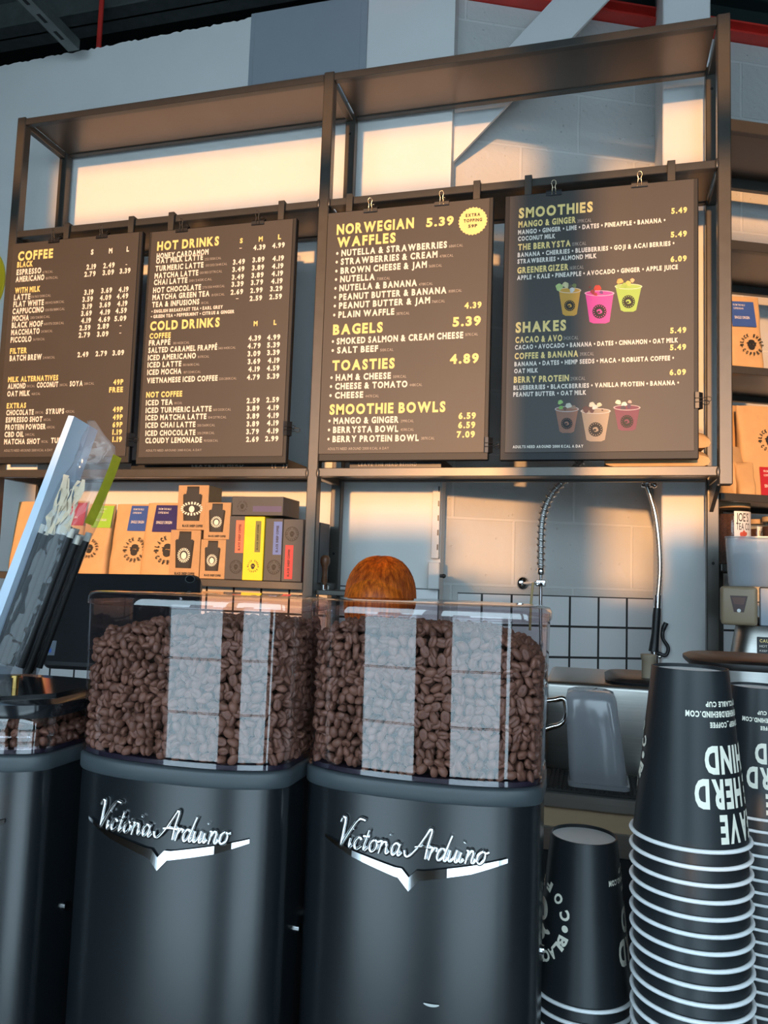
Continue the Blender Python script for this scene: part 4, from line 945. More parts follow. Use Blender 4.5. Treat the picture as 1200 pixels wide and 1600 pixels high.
# ------------------------------------------------------------------ goods on the corner shelving
z3, z4, z5 = WL[2][1], WL[3][1], WL[4][1]
def wp(u, v, off, z=None): p = onW(u, v, off); return Vector((p.x, p.y, z if z is not None else p.z))
a, c = onW(1136, 560, .08), onW(1187, 560, .08); t = onW(1165, 462, .08)
coffee_bag('kraft coffee bag with blue label alone on the upper corner shelf', Vector(((a.x+c.x)/2, (a.y+c.y)/2, z3)), BA-.12, (c-a).length, t.z-z3, .07, LB['blue'], lab=(.14, .82, .58, .93), logo_x=.12, logo_y=.34, tilt=.02, ringr=.33)
BG = 'kraft bags crowded on the middle corner shelf'
def bag_w(label, u0, u1, vt, off, rz, col, **k):
    a, c = onW(u0, 745, off), onW(u1, 745, off); t = onW((u0+u1)/2, vt, off)
    coffee_bag(label, Vector(((a.x+c.x)/2, (a.y+c.y)/2, z4)), BA+rz, (c-a).length, t.z-z4, .08, col, group=BG, **k)
bag_w('kraft bag at the rear left of the middle corner shelf', 1126, 1160, 632, .20, .1, None, emblem=False)
bag_w('upright kraft bag printed with an emblem at the right end of the middle corner shelf', 1156, 1222, 634, .12, -.1, LB['red'], lab=(.35, 1., .02, .33), logo_y=.62, logo_x=.14, ringr=.26)
bag_w('crumpled kraft bag with folded top at the front of the middle corner shelf', 1130, 1166, 696, .09, .35, None, emblem=False)
bag_w('small creased kraft bag leaning by the red label', 1150, 1176, 722, .05, -.3, None, emblem=False)

JG = 'glass tea jars on the lower corner shelf'
def jar(label, u0, u1, vt, off, txts, rim):
    a, c = onW(u0, 830, off), onW(u1, 830, off); R = (c-a).length/2; m_ = (a+c)/2; H = onW((u0+u1)/2, vt, off).z-z5
    r = thing('tea_jar', label, 'jar', (m_.x, m_.y, z5), JG); C_ = Vector((m_.x, m_.y, z5))
    b = MB(); b.lathe([(.001, .002), (R*.95, .002), (R, .008), (R, H*.88), (R*.96, H*.91)], C_, 40); b.build('glass', GLASSJ, r, smooth=40)
    b = MB(); b.lathe([(.001, .004), (R*.93, .004), (R*.95, .010), (R*.95, H*.80), (.001, H*.80)], C_, 30); crumple(b.bm, .002, 30); b.build('tea', mat('dark_tea_leaves', (.10, .045, .03), .8, 0, .5, 120), r, smooth=True)
    b = MB(); b.lathe([(.001, H*.9), (R*.98, H*.9), (R*1.02, H*.915), (R*1.02, H*.985), (R*.97, H), (.001, H)], C_, 40); b.build('wooden_lid', PLY, r, smooth=40)
    b = MB(); n = 14; A0, A1 = BA-.55, BA+1.15
    def cy(t, z, l=.0012): return C_+Vector(((R+l)*math.sin(t), -(R+l)*math.cos(t), z))
    for i in range(n):
        t, t2 = A0+(A1-A0)*i/n, A0+(A1-A0)*(i+1)/n; b.poly([cy(t, H*.30), cy(t2, H*.30), cy(t2, H*.84), cy(t, H*.84)])
    b.mi = 1
    for tx, z, hh, wd in txts: b.text(tx, H*hh, R*wd, lambda x, y: cy(A0+.12+x/R, H*z+y, .0018), 'R', .12)
    b.mi = 2
    for k in range(26):
        t = A0+.45+random.uniform(-.3, .3); z = H*random.uniform(.34, .52); s = R*.09
        b.poly([cy(t+s*math.cos(q)/R, z+s*(1+.4*(k % 3))*math.sin(q), .002) for q in [2*PI*j/6 for j in range(6)]])
    b.build('paper_label', [CUPIN, INKK, mat('red_tea_print', (.62, .10, .06), .5)], r, normals=False)
jar('big glass tea jar with wooden lid and printed label against the shelf post', 1124, 1168, 785, .13, (("JOE'S", .68, .13, .82), ('TEA CO.', .55, .105, .98)), 0)
jar('small glass tea jar with wooden lid behind the milky tub', 1171, 1194, 812, .20, (('JOE', .58, .18, 1.0),), 0)
jar('glass tea jar half cut by the right edge of the photo', 1194, 1226, 808, .12, (("JOE'S", .66, .13, .9),), 0)
# brown dispenser with emblem, milky tub on it, grey panel next to it: they stand in front of the wing, turned to the room
QA = math.radians(-8); QD = Vector((math.cos(QA), math.sin(QA), 0)); QN = Vector((-math.sin(QA), math.cos(QA), 0)); QP = atY(1126, 950, 2.34); QP.z = 0
M = Matrix(((QD.x, QN.x, 0, QP.x), (QD.y, QN.y, 0, QP.y), (0, 0, 1, 0), (0, 0, 0, 1)))
def onQ(u, v, off=0.): return onP(u, v, QP+QN*off, QN)
def wl(p): return Vector((((p-QP).dot(QD)), ((p-QP).dot(QN)), p.z))
A, Bq = 0., wl(onQ(1184, 950)).x; zt, zb = onQ(1150, 916).z, onQ(1150, 977).z
r = thing('napkin_dispenser', 'tan dispenser with a dark tapering emblem below the milky tub', 'dispenser', M @ Vector(((A+Bq)/2, .12, zb)))
b = MB(); b.box((A, 0, zb), (Bq, .2, zt), .010, M, 3); body = b.build('housing', mat('tan_plastic', (.30, .22, .14), .45, 0, .05), r, smooth=40)
ex = wl(onQ(1154.5, 945)).x; ez = (zt+zb)/2+.004
b = MB(); b.poly([M @ Vector((ex+x*.030, -.0008, ez+y*.024)) for x, y in ((-.75, 1), (.75, 1), (.42, -.9), (.15, -.9), (0, -.55), (-.15, -.9), (-.42, -.9))])
b.mi = 1; b.poly([M @ Vector((ex+x*.030, -.0014, ez+y*.024)) for x, y in ((-.58, .8), (.58, .8), (.4, 0), (-.4, 0))])
b.mi = 2; b.disc(M @ Vector((ex, -.0016, ez-.017)), .005, .005, QD, Z3, 16); b.build('emblem', [mat('dark_maroon', (.05, .015, .012), .4), mat('maroon', (.11, .035, .02), .4), CUPIN], body, normals=False)
b = MB(); b.box((Bq+.006, .03, zb), (Bq+.22, .045, zt), .003, M); b.box((Bq+.006, .045, zb), (Bq+.22, .19, zb+.02), 0, M)
tag(b.build('metal_panel', mat('blue_grey_metal', (.22, .25, .29), .4, .3, .05)), 'blue-grey metal panel right of the tan dispenser', 'panel')
A2, C2 = wl(onQ(1134, 905, -.01)).x, wl(onQ(1232, 905, -.01)).x; t0, t1 = zt+.0005, onQ(1160, 838).z
r = thing('plastic_tub', 'milky translucent plastic tub standing in front of the tea jars', 'tub', M @ Vector(((A2+C2)/2, .08, t0)))
def rr(x0, x1, y0, y1, z, q, n=5):
    out = []
    for cx_, cy_, s in ((x1-q, y1-q, 0), (x0+q, y1-q, 1), (x0+q, y0+q, 2), (x1-q, y0+q, 3)):
        for i in range(n+1):
            t = PI/2*(s+i/n); out.append(M @ Vector((cx_+q*math.cos(t), cy_+q*math.sin(t), z)))
    return out
b = MB(); b.loft([rr(A2+.010, C2-.010, .006, .14, t0, .016), rr(A2+.008, C2-.008, .002, .144, t0+.006, .018), rr(A2+.001, C2-.001, -.005, .151, t1-.004, .02), rr(A2-.002, C2+.002, -.008, .154, t1-.003, .022), rr(A2-.002, C2+.002, -.008, .154, t1, .022)], True, False)
b.build('tub_wall', TUB, r, smooth=40)
b = MB(); b.loft([rr(A2+.03, C2-.02, .02, .12, t0+.004, .02), rr(A2+.022, C2-.014, .02, .125, t0+(t1-t0)*.66, .02)], True, True); crumple(b.bm, .004, 12); b.build('contents', mat('pale_blue_sachets', (.42, .46, .52), .6, 0, .25, 30), r, smooth=40)
A3, C3 = wl(onQ(1140, 1000)).x, wl(onQ(1250, 1000)).x; zt2 = zb-.0005; zb2 = .9305
r = thing('steel_kettle', 'stainless steel machine with a dark CAUTION plate under the tan dispenser', 'machine', M @ Vector(((A3+C3)/2, .12, zb2)))
b = MB(); b.loft([rr(A3-.02, C3, .0, .22, zb2, .04), rr(A3-.004, C3, .0, .215, (zb2+zt2)/2+.1, .05), rr(A3+.016, C3, .01, .21, zt2-.02, .05), rr(A3+.02, C3-.02, .02, .20, zt2, .05)], True, True); body = b.build('housing', STAINLESS, r, smooth=40)
px = wl(onQ(1183, 1005)).x; pz = onQ(1185, 1008).z
b = MB(); b.box((px, -.003, pz-.03), (px+.08, .02, pz+.022), .001, M); b.mi = 1
b.text('CAUTION', .009, .05, lambda x, y: M @ Vector((px+.006+x, -.0038, pz+.008+y)), 'B', .12); b.mi = 2
b.text('HOT SURFACE', .006, .06, lambda x, y: M @ Vector((px+.006+x, -.0038, pz-.005+y)), 'R', .12); b.text('KEEP CLEAR', .005, .05, lambda x, y: M @ Vector((px+.006+x, -.0038, pz-.017+y)), 'R', .12)
b.build('caution_plate', [BLACKPL, INKY, INKW], body, normals=False)
M = wM()
b = MB(); b.prism([M @ Vector(q) for q in ((.0, -.37, .89), (1.3, -.37, .89), (1.3, WD+.05, .89), (.23, WD+.05, .89), (.04, .0, .89))], (0, 0, .04)); b.mi = 1; b.prism([M @ Vector(q) for q in ((.03, -.33, 0), (1.28, -.33, 0), (1.28, WD+.03, 0), (.25, WD+.03, 0), (.06, .0, 0))], (0, 0, .89))
tag(b.build('corner_counter', [STAINLESS, BLACKPL]), 'steel counter beneath the corner shelving', 'counter')
# ================================================================== sink side: steel tank, clear container, tap
Yc = 1.78; zc = atY(925, 1238, Yc).z                         # worktop behind the bar
a = atY(843, 1240, Yc)
b = MB(); b.box((-.2, Yc-.02, zc-.035), (.26, 2.74, zc-.002), .003); b.mi = 1; b.box((-.2, Yc, .0), (.26, 2.72, zc-.035)); b.mi = 0
zs = atY(975, 1322, Yc-.02).z; b.box((-.2, Yc-.012, zs-.03), (.26, Yc, zs+.02), .002)
b.mi = 2; b.box((-.2, Yc-.004, zs+.02), (.26, Yc+.01, zc-.035))
tag(b.build('back_counter', [STAINLESS, BLACKPL, mat('tan_board_front', (.36, .25, .15), .6, 0, .08, 9)]), 'back counter with tan front and a steel strip, between the grinder and cup stacks', 'counter')
b = MB(); xa, xb = -.128, .13
b.box((xa, Yc-.015, zc-.002), (xb, Yc+.16, zc+.004), .001)
for k in range(26):
    b.box((xa+.004+.0098*k, Yc-.015, zc+.004), (xa+.010+.0098*k, Yc+.16, zc+.0065))
tag(b.build('drip_mat', mat('black_rubber', (.012, .012, .012), .7)), 'black ribbed rubber mat under the upturned clear container', 'mat')
# upturned container
def rrz(c, hx, hy, z, q, n=5, rot=0.):
    out = []
    for sx_, sy_, s in ((1, 1, 0), (-1, 1, 1), (-1, -1, 2), (1, -1, 3)):
        for i in range(n+1):
            t = PI/2*(s+i/n); x, y = sx_*(hx-q)+q*math.cos(t), sy_*(hy-q)+q*math.sin(t)
            out.append(Vector((c[0]+x*math.cos(rot)-y*math.sin(rot), c[1]+x*math.sin(rot)+y*math.cos(rot), z)))
    return out
q0, q1 = atY(893, 1080, Yc+.05), atY(975, 1232, Yc+.05); zb_ = zc+.0067; ztp = atY(905, 1078, Yc+.05).z
cx_ = (atY(898, 1233, Yc).x+atY(974, 1233, Yc).x)/2
r = thing('clear_container', 'clear frosted plastic container upturned on the black mat', 'container', (cx_, Yc+.07, zb_))
b = MB()
def lean(ring, z): return [p+Vector((-(z-zb_)*.10, 0, 0)) for p in ring]
R_ = lambda hx, hy, z, q: lean(rrz((cx_, Yc+.07), hx, hy, z, q), z)
H = ztp-zb_
b.loft([R_(.066, .068, zb_, .018), R_(.066, .068, zb_+.008, .018), R_(.062, .064, zb_+.010, .02), R_(.059, .061, zb_+H*.5, .022), R_(.056, .058, ztp-.02, .024), R_(.051, .053, ztp-.005, .03), R_(.040, .043, ztp, .03)], False, True)
b.build('container_wall', FROST, r, smooth=50)
# steel tank behind, dark lid edge, spout cap
t0 = atY(905, 1064, 1.99).z
r = thing('steel_tank', 'big brushed steel water tank behind the clear container', 'tank', (.13, 2.1, zc))
b = MB(); b.box((-.11, 1.96, zc-.0015), (.25, 2.32, atY(950, 1070, 1.96).z), .012, None, 3); b.build('tank_body', STAINLESS, r, smooth=40)
zt_ = atY(950, 1070, 1.96).z
b = MB(); b.loft([rrz((.14, 2.10), .100, .125, zt_, .05), rrz((.14, 2.10), .105, .13, zt_+.006, .05), rrz((.14, 2.10), .095, .12, zt_+.013, .05)], True, True); b.build('lid', BLACKPL, r, smooth=40)
c = atY(1005, 1070, 2.05)
b = MB(); b.lathe([(.016, 0), (.016, .045), (.019, .05), (.019, .058), (.001, .06)], (c.x+.012, 2.05, zt_+.0125), 24); b.build('filler_cap', mat('tan_cap', (.30, .24, .17), .5), r, smooth=40)
# steel jug with curved chrome handle showing beside the grinder hopper
c = atY(852, 1150, Yc+.03)
r = thing('steel_jug', 'steel milk jug with curved chrome handle beside the hopper', 'jug', (c.x-.045, Yc+.08, zc))
zt_j = atY(862, 1096, Yc+.05).z
b = MB(); b.lathe([(.001, 0), (.05, 0), (.052, .01), (.046, (zt_j-zc)*.7), (.05, zt_j-zc), (.048, zt_j-zc), (.044, (zt_j-zc)*.7), (.05, .012)], (c.x-.05, Yc+.075, zc+.0068), 36); b.build('jug_body', STAINLESS, r, smooth=40)
p = [atY(u, v, Yc+.03) for u, v in ((848, 1096), (866, 1094), (880, 1092), (885, 1104), (884, 1122), (876, 1132), (862, 1136), (850, 1140))]
b = MB(); b.tube(spline(p, 5), .0065, 12); b.build('handle', CHROME, r, smooth=True)
# ---- pre-rinse tap
TY = 2.73
def tp(u, v, y=TY): return atY(u, v, y)
r = thing('rinse_tap', 'chrome spring rinse tap with hanging black trigger spray over the sink', 'tap', tp(845, 1100))
b = MB(); b.tube([Vector((tp(846, 1100).x, TY, zc-.003)), tp(844.5, 945), tp(845, 885)], .0065, 16); b.build('riser', CHROME, r, smooth=40)
b = MB(); c = tp(845, 911); b.box((c.x-.017, c.y-.012, c.z-.012), (c.x+.017, c.y+.012, c.z+.012), .004, None, 3); b.build('riser_clamp', CHROME, r, smooth=40)
c2_ = tp(817, 911); d = 2.69-0
FL = onB(817, 911, .004)
b = MB(); Mx = Matrix.Rotation(BA, 4, 'Z') @ Matrix.Rotation(-PI/2, 4, 'X'); b.lathe([(.001, -.014), (.014, -.013), (.022, -.006), (.026, .0), (.026, .003), (.001, .003)][::1], FL, 28, Mx); b.build('wall_flange', CHROME, r, smooth=40)
b = MB(); b.tube(spline([FL, FL+Vector((.01, -.05, 0)), c+Vector((-.017, 0, 0))], 4), .005, 12); b.build('arm', CHROME, r, smooth=True)
def back_to(p, x): return p
arc = [(845, 890), (845, 850), (847, 815), (853, 790), (864, 769), (877, 755), (893, 735), (918, 712), (950, 704), (980, 712), (1002, 735), (1011, 758)]
path = spline([tp(*q) for q in arc], 10)
b = MB(); b.tube(path, .0105, 14); b.build('hose', mat('grey_hose', (.35, .34, .33), .4, .5, .05), r, smooth=True)
# spring round the first part of the hose
L_ = [0]
for p, q in zip(path, path[1:]): L_.append(L_[-1]+(q-p).length)
co = []; turns = int(L_[-1]/.021); NN = turns*14
for i in range(NN+1):
    s = L_[-1]*i/NN; k = 1
    while k < len(L_)-1 and L_[k] < s: k += 1
    f = (s-L_[k-1])/(L_[k]-L_[k-1]); p = path[k-1].lerp(path[k], f); t = (path[k]-path[k-1]).normalized()
    x_ = t.cross(Y3).normalized(); a_ = 2*PI*i/14
    co.append(p+(x_*math.cos(a_)+Y3*math.sin(a_))*.0155)
b = MB(); b.tube(co, .0031, 6); b.build('spring', CHROME, r, smooth=True)
b = MB(); b.lathe([(.010, -.012), (.013, -.008), (.013, .008), (.010, .012)], tp(845, 893), 20, None, True, True); b.build('lower_ferrule', CHROME, r, smooth=40)
hp = [tp(*q) for q in ((1011, 760), (1017, 778), (1024, 805), (1029, 845), (1031, 890), (1028, 932))]
hp2 = spline(hp, 14)
b = MB(); b.tube(hp2, [.0088 if i % 2 else .0078 for i in range(len(hp2))], 14); b.build('flexible_hose', mat('braided_steel', (.6, .58, .55), .25, .95, .05), r, smooth=True)
c = tp(1012, 759); b = MB(); b.tube([c+Vector((-.02, 0, .002)), c+Vector((.022, 0, .002))], .008, 14); b.ball(c+Vector((.022, 0, .002)), .0105, 14, 10); b.tube([c, c+Vector((0, 0, .03))], .011, 14); b.build('hook', CHROME, r, smooth=True)
b = MB(); b.tube([tp(1028, 930), tp(1027, 950)], .0125, 16); b.build('upper_ferrule', CHROME, r, smooth=40)
b = MB(); b.tube([tp(1027, 950), tp(1026, 962), tp(1024, 990), tp(1021, 1018)], [.012, .0135, .0125, .0165], 16); b.build('grip', BLACKPL, r, smooth=40)
b = MB(); b.tube(spline([tp(1028, 1020), tp(1040, 1024), tp(1044, 1012), tp(1036, 998), tp(1036, 985), tp(1041, 973)], 5), [.006]*16+[.0065]*5+[.008]*5, 10); b.build('trigger', BLACKPL, r, smooth=True)
b = MB(); b.tube([tp(1021, 1017), tp(1022, 1024)], .0125, 16); b.tube([tp(1022, 1024), tp(1021, 1062)], [.016, .019], 20); b.ball(tp(1031, 1026), .008, 12, 8); b.build('spray_head', CHROME, r, smooth=40)
b = MB(); b.tube(spline([tp(833, 910), tp(830, 940), tp(828, 985)], 5), .0045, 10); b.build('drain_tube', mat('amber_tube', (.50, .38, .18), .4), r, smooth=True)

# ---- steel bin with a thick black rim at the right edge
y = 1.25; a, c = atY(1083, 1045, y), atY(1290, 1047, y); zt3 = atY(1140, 1046, y).z
r = thing('knock_bin', 'stainless bin with a thick black lid behind the cup stacks', 'bin', ((a.x+c.x)/2, y+.1, zt3-.54))
hx = (c.x-a.x)/2; cc = ((a.x+c.x)/2, y+.10)
b = MB(); b.loft([rrz(cc, hx-.05, .08, zt3-.54, .05), rrz(cc, hx-.012, .094, zt3-.03, .06), rrz(cc, hx-.008, .097, zt3, .06)], True, False); b.build('bin_body', STAINLESS, r, smooth=40)
b = MB(); b.loft([rrz(cc, hx-.004, .098, zt3-.002, .06), rrz(cc, hx, .10, zt3+.003, .06), rrz(cc, hx, .10, zt3+.008, .06), rrz(cc, hx-.008, .094, zt3+.012, .06)], True, True); b.build('lid', mat('dark_brown_lid', (.012, .010, .0095), .4, 0, .1), r, smooth=40)
b = MB(); b.box((.19, 1.20, .0), (1.2, 1.50, zt3-.542), .004); tag(b.build('side_cabinet', BLACKPL), 'dark cabinet under the black-lidded steel bin', 'cabinet')

# ================================================================== tablet till, straws, tray at the left
TL_, TR_, BL_, BR_ = atY(98, 893, 1.05), atY(313, 896, 1.05), atY(57, 1038, .925), atY(306, 1045, .925)
ux = (TR_-TL_).normalized(); uy = ((BL_+BR_)/2-(TL_+TR_)/2).normalized(); un = ux.cross(uy).normalized()
if un.y < 0: un = -un
hw, hh = (TR_-TL_).length/2, ((BL_+BR_)/2-(TL_+TR_)/2).length/2; cen = (TL_+TR_+BL_+BR_)/4
r = thing('tablet_till', 'black tablet till seen from behind, leaning above the grinders', 'tablet', (cen.x, cen.y, .96))
def tabring(k, d, q=.014, n=6):
    out = []
    for sx_, sy_, s in ((1, 1, 0), (-1, 1, 1), (-1, -1, 2), (1, -1, 3)):
        for i in range(n+1):
            t = PI/2*(s+i/n); out.append(cen+ux*(sx_*(hw-q-k)+q*math.cos(t))+uy*(sy_*(hh-q-k)+q*math.sin(t))+un*d)
    return out
b = MB(); b.loft([tabring(.004, 0), tabring(.0, .004), tabring(0, .012), tabring(.003, .015)], True, True); body = b.build('shell', BLACKPL, r, smooth=40)
lc = cen+ux*(hw-.016)-uy*(hh-.014)-un*.0002
b = MB(); b.poly([lc+(ux*math.cos(t)+uy*math.sin(t))*.0075-un*.0006 for t in [2*PI*i/28 for i in range(28)]]); b.mi = 1
for i in range(28):
    t, t2 = 2*PI*i/28, 2*PI*(i+1)/28; b.poly([lc-un*.0009+(ux*math.cos(q)+uy*math.sin(q))*k for k, q in ((.0072, t), (.0084, t), (.0084, t2), (.0072, t2))])
b.build('round_button', [BLACKGL, GALV], body, normals=False)
sc0 = cen-ux*(hw-.014)+uy*(hh-.028)
b = MB(); b.poly([sc0+ux*x-un*.0007+uy*yv for x, yv in ((-.008, -.014), (.008, -.014), (.010, .014), (-.006, .014))]); b.mi = 1; b.poly([sc0+ux*x-un*.0012+uy*yv for x, yv in ((-.004, .002), (.003, .002), (.004, .009), (-.003, .009))]); b.build('sticker', [mat('grey_sticker', (.12, .14, .17), .5), LB['blue']], body, normals=False)
b = MB(); p0 = cen+un*.016; b.tube([p0, p0+Vector((-.01, .05, -.08)), Vector((p0.x-.01, p0.y+.05, .975))], .016, 14); b.build('stand', BLACKPL, r, smooth=40)
b = MB(); b.lathe([(.001, .9602), (.085, .9602), (.085, .968), (.07, .974), (.001, .976)], (p0.x-.01, p0.y+.05, 0), 32); b.build('foot', BLACKPL, r, smooth=40)

gx, gy = G[2]; zt4 = 1.368
r = thing('bean_tray', 'black tray lying on the short far-left hopper', 'tray', (gx, gy+.03, zt4))
b = MB(); P = plan(gx, gy, .004); b.loft([[p+Z3*(zt4-.0015) for p in P], [p+Z3*(zt4+.006) for p in plan(gx, gy, .006)], [p+Z3*(zt4+.010) for p in plan(gx, gy, .006)], [p+Z3*(zt4+.011) for p in plan(gx, gy, .0)]], True, True); b.build('tray_top', BLACKGL, r, smooth=40)
zt5 = zt4+.0112
b = MB(); b.prism([(gx-.09, gy-.02, zt5), (gx+.045, gy-.028, zt5), (gx+.085, gy+.02, zt5), (gx+.08, gy+.10, zt5), (gx-.09, gy+.10, zt5)], (0, 0, .003)); b.build('plate', BLACKGL, r)
b = MB(); q = Vector((gx+.030, gy+.03, zt5+.003)); b.tube([q, q+Z3*.010], .003, 12); b.tube([q+Z3*.010, q+Z3*.012], .005, 12); b.build('brass_pin', mat('brass', (.55, .36, .12), .3, 1), r, smooth=40)
# tilted clear bag of black straws
sy = .70
foot = atY(-24, 1062, sy); top = atY(134, 650, sy+.05)
ax = (top-foot).normalized(); rt = Vector((ax.z, 0, -ax.x)).normalized(); nn = ax.cross(rt).normalized()
if nn.y > 0: nn = -nn                                        # towards the viewer
Lb = (top-foot).length; wdt = .056; dpt = .045
r = thing('straw_bag', 'tilted clear plastic bag with a pale blue card edge holding black straws', 'bag of straws', foot)
def bp_(s, x, d): return foot+ax*s+rt*x-nn*d                 # s along the bag, x across, d into depth
rows = []
for s, x0, x1, dd in ((.0, -.012, .034, 1), (.06, -.014, .037, 1), (Lb*.45, -.014, .038, 1), (Lb*.62, -.014, .040, .9), (Lb*.80, -.012, .045, .6), (Lb*.88, -.008, .046, .4), (Lb*.96, -.004, .018, .15), (Lb*1.0, -.004, .008, .05)):
    ring = []
    for i in range(28):
        t = 2*PI*i/28; c_, s_ = math.cos(t), math.sin(t)
        ring.append(bp_(s, (x0+x1)/2+(x1-x0)/2*math.copysign(abs(c_)**.5, c_), dpt/2*(1+dd*math.copysign(abs(s_)**.6, s_))))
    rows.append(ring)
b = MB(); b.loft(rows, True, True)
bmesh.ops.subdivide_edges(b.bm, edges=b.bm.edges[:], cuts=2, use_grid_fill=True)
from mathutils import noise as _nz
for v in b.bm.verts:
    s = (v.co-foot).dot(ax); k = max(0, s/Lb-.42)*.022
    v.co += _nz.noise_vector(v.co*26)*k+_nz.noise_vector(v.co*60)*k*.35
b.build('clear_sleeve', CLEARBAG, r, smooth=True)
b = MB(); q = []
for s in (0.0, .06, Lb*.5, Lb*.75, Lb*.93, Lb*.985): q.append([bp_(s, x, d) for x, d in ((-.020, -.003), (-.004-.006*(s/Lb), -.006), (-.003-.006*(s/Lb), dpt*.9), (-.020, dpt*.9))])
b.loft(q, True, True); b.build('pale_card', mat('pale_blue_card', (.52, .62, .74), .3, 0, .04), r, smooth=30)
b = MB(); n = 10
for i in range(n):
    s, s2 = Lb*(.62+.27*i/n), Lb*(.62+.27*(i+1)/n); e = lambda s: .040+.003*math.sin(s*30)
    b.poly([bp_(s, e(s)+.004, .008), bp_(s, e(s)+.006, .022), bp_(s2, e(s2)+.006, .022), bp_(s2, e(s2)+.004, .008)])
b.build('yellow_stripe', mat('olive_yellow_print', (.50, .46, .03), .4, 0, .2, 60), r)
b = MB(); rnd = random.Random(5)
for k in range(9):                                           # cream printing seen crumpled through the film
    x = .003+.0033*k; s0 = Lb*(.56+rnd.uniform(-.03, .03)); s1 = Lb*(.76+rnd.uniform(-.05, .03))
    pr = []
    for i in range(7):
        s = s0+(s1-s0)*i/6; wv = .0024*(.9+math.sin(i*1.3+k)*rnd.uniform(.3, 1)); pr.append((s, x+rnd.uniform(-.002, .002), wv, rnd.uniform(-.001, .004)))
    for (s, x_, w1, d1), (s2, x2, w2, d2) in zip(pr, pr[1:]): b.poly([bp_(s, x_-w1, d1), bp_(s, x_+w1, d1), bp_(s2, x2+w2, d2), bp_(s2, x2-w2, d2)])
b.build('crumpled_print', mat('cream_film_print', (.50, .40, .28), .5, 0, .15, 60), r, normals=False)
b = MB(); k_ = 0
SL, SR = .158, .0037
b.lathe([(SR*.72, SL), (SR, SL), (SR, 0), (SR*.72, 0)], n=14); b.mi = 1; b.lathe([(SR*1.003, SL-.010), (SR*1.004, SL+.0004), (SR*.70, SL+.0004)], n=14); b.mi = 0
st = b.build('drinking_straw', [mat('black_straw', (.007, .007, .0075), .6, spec=.25), mat('pale_straw_end', (.55, .50, .43), .6)], None, smooth=40)
Ms = Matrix((rt, nn, ax)).transposed().to_4x4()
for i in range(6):
    for j in range(4):
        o = st if (i, j) == (0, 0) else st.copy()
        if o is not st: COL.objects.link(o)
        o.matrix_world = Matrix.Translation(bp_(.022+random.uniform(-.004, .004), -.006+.0076*i+.0038*(j % 2), .007+.0082*j)) @ Ms
        tag(o, 'black paper straw with pale end packed in the tilted clear bag', 'straw', 'black straws in the tilted clear bag')

# ================================================================== barista at the sink, seen from behind
hc = atY(594, 924, 2.02); HX, HYv = hc.x, hc.y; HT = atY(594, 868, 2.02).z
R_h = (atY(648, 915, 2.02).x-atY(540, 915, 2.02).x)/2
S = HT/1.66
r = thing('person', 'person with smooth red hair seen from behind, standing at the sink', 'person', (HX, HYv, 0))
def remesh(b, name, m, vox, parent):
    bmesh.ops.recalc_face_normals(b.bm, faces=b.bm.faces)
    o = b.build(name, m, parent); md = o.modifiers.new('r', 'REMESH'); md.mode = 'VOXEL'; md.voxel_size = vox
    sm = o.modifiers.new('s', 'SMOOTH'); sm.iterations = 6; sm.factor = .5
    dg_ = bpy.context.evaluated_depsgraph_get(); me = bpy.data.meshes.new_from_object(o.evaluated_get(dg_)); o.modifiers.clear(); old = o.data; o.data = me; bpy.data.meshes.remove(old)
    me.shade_smooth(); return o
def V(x, y, z): return Vector((HX+x*S, HYv+y*S, z*S))
def limb(b, pts, rad):
    b.tube(spline([V(*p) for p in pts], 5), [x*S for x in sum([[rad[i]+(rad[i+1]-rad[i])*k/5 for k in range(5)] for i in range(len(rad)-1)], [])+[rad[-1]]], 14)
    b.ball(V(*pts[0]), rad[0]*S, 14, 10); b.ball(V(*pts[-1]), rad[-1]*S, 14, 10)
def torso(b, g):
    prof = [(.80, .155, .105), (.88, .172, .118), (.96, .150, .100), (1.05, .135, .092), (1.16, .150, .100), (1.27, .172, .104), (1.35, .165, .090), (1.40, .09, .07), (1.43, .058, .058)]
    b.loft([[V((rx+g)*math.cos(2*PI*i/28), (ry+g)*math.sin(2*PI*i/28), z) for i in range(28)] for z, rx, ry in prof], True, True)
ARM = [(.17, 0, 1.345), (.235, .03, 1.08), (.17, .21, 1.0)]
b = MB(); torso(b, 0); b.tube([V(0, 0, 1.36), V(0, .01, 1.50)], .054*S, 16)
b.ball(V(0, .015, 1.54), (.076*S, .094*S, .112*S), 24, 18)
b.ball(V(0, .04, 1.475), (.056*S, .062*S, .06*S), 18, 12)                     # jaw
b.ball(V(0, .112, 1.525), (.014*S, .02*S, .022*S), 10, 8); b.ball(V(0, .098, 1.487), (.024*S, .012*S, .009*S), 10, 8)   # nose, lips
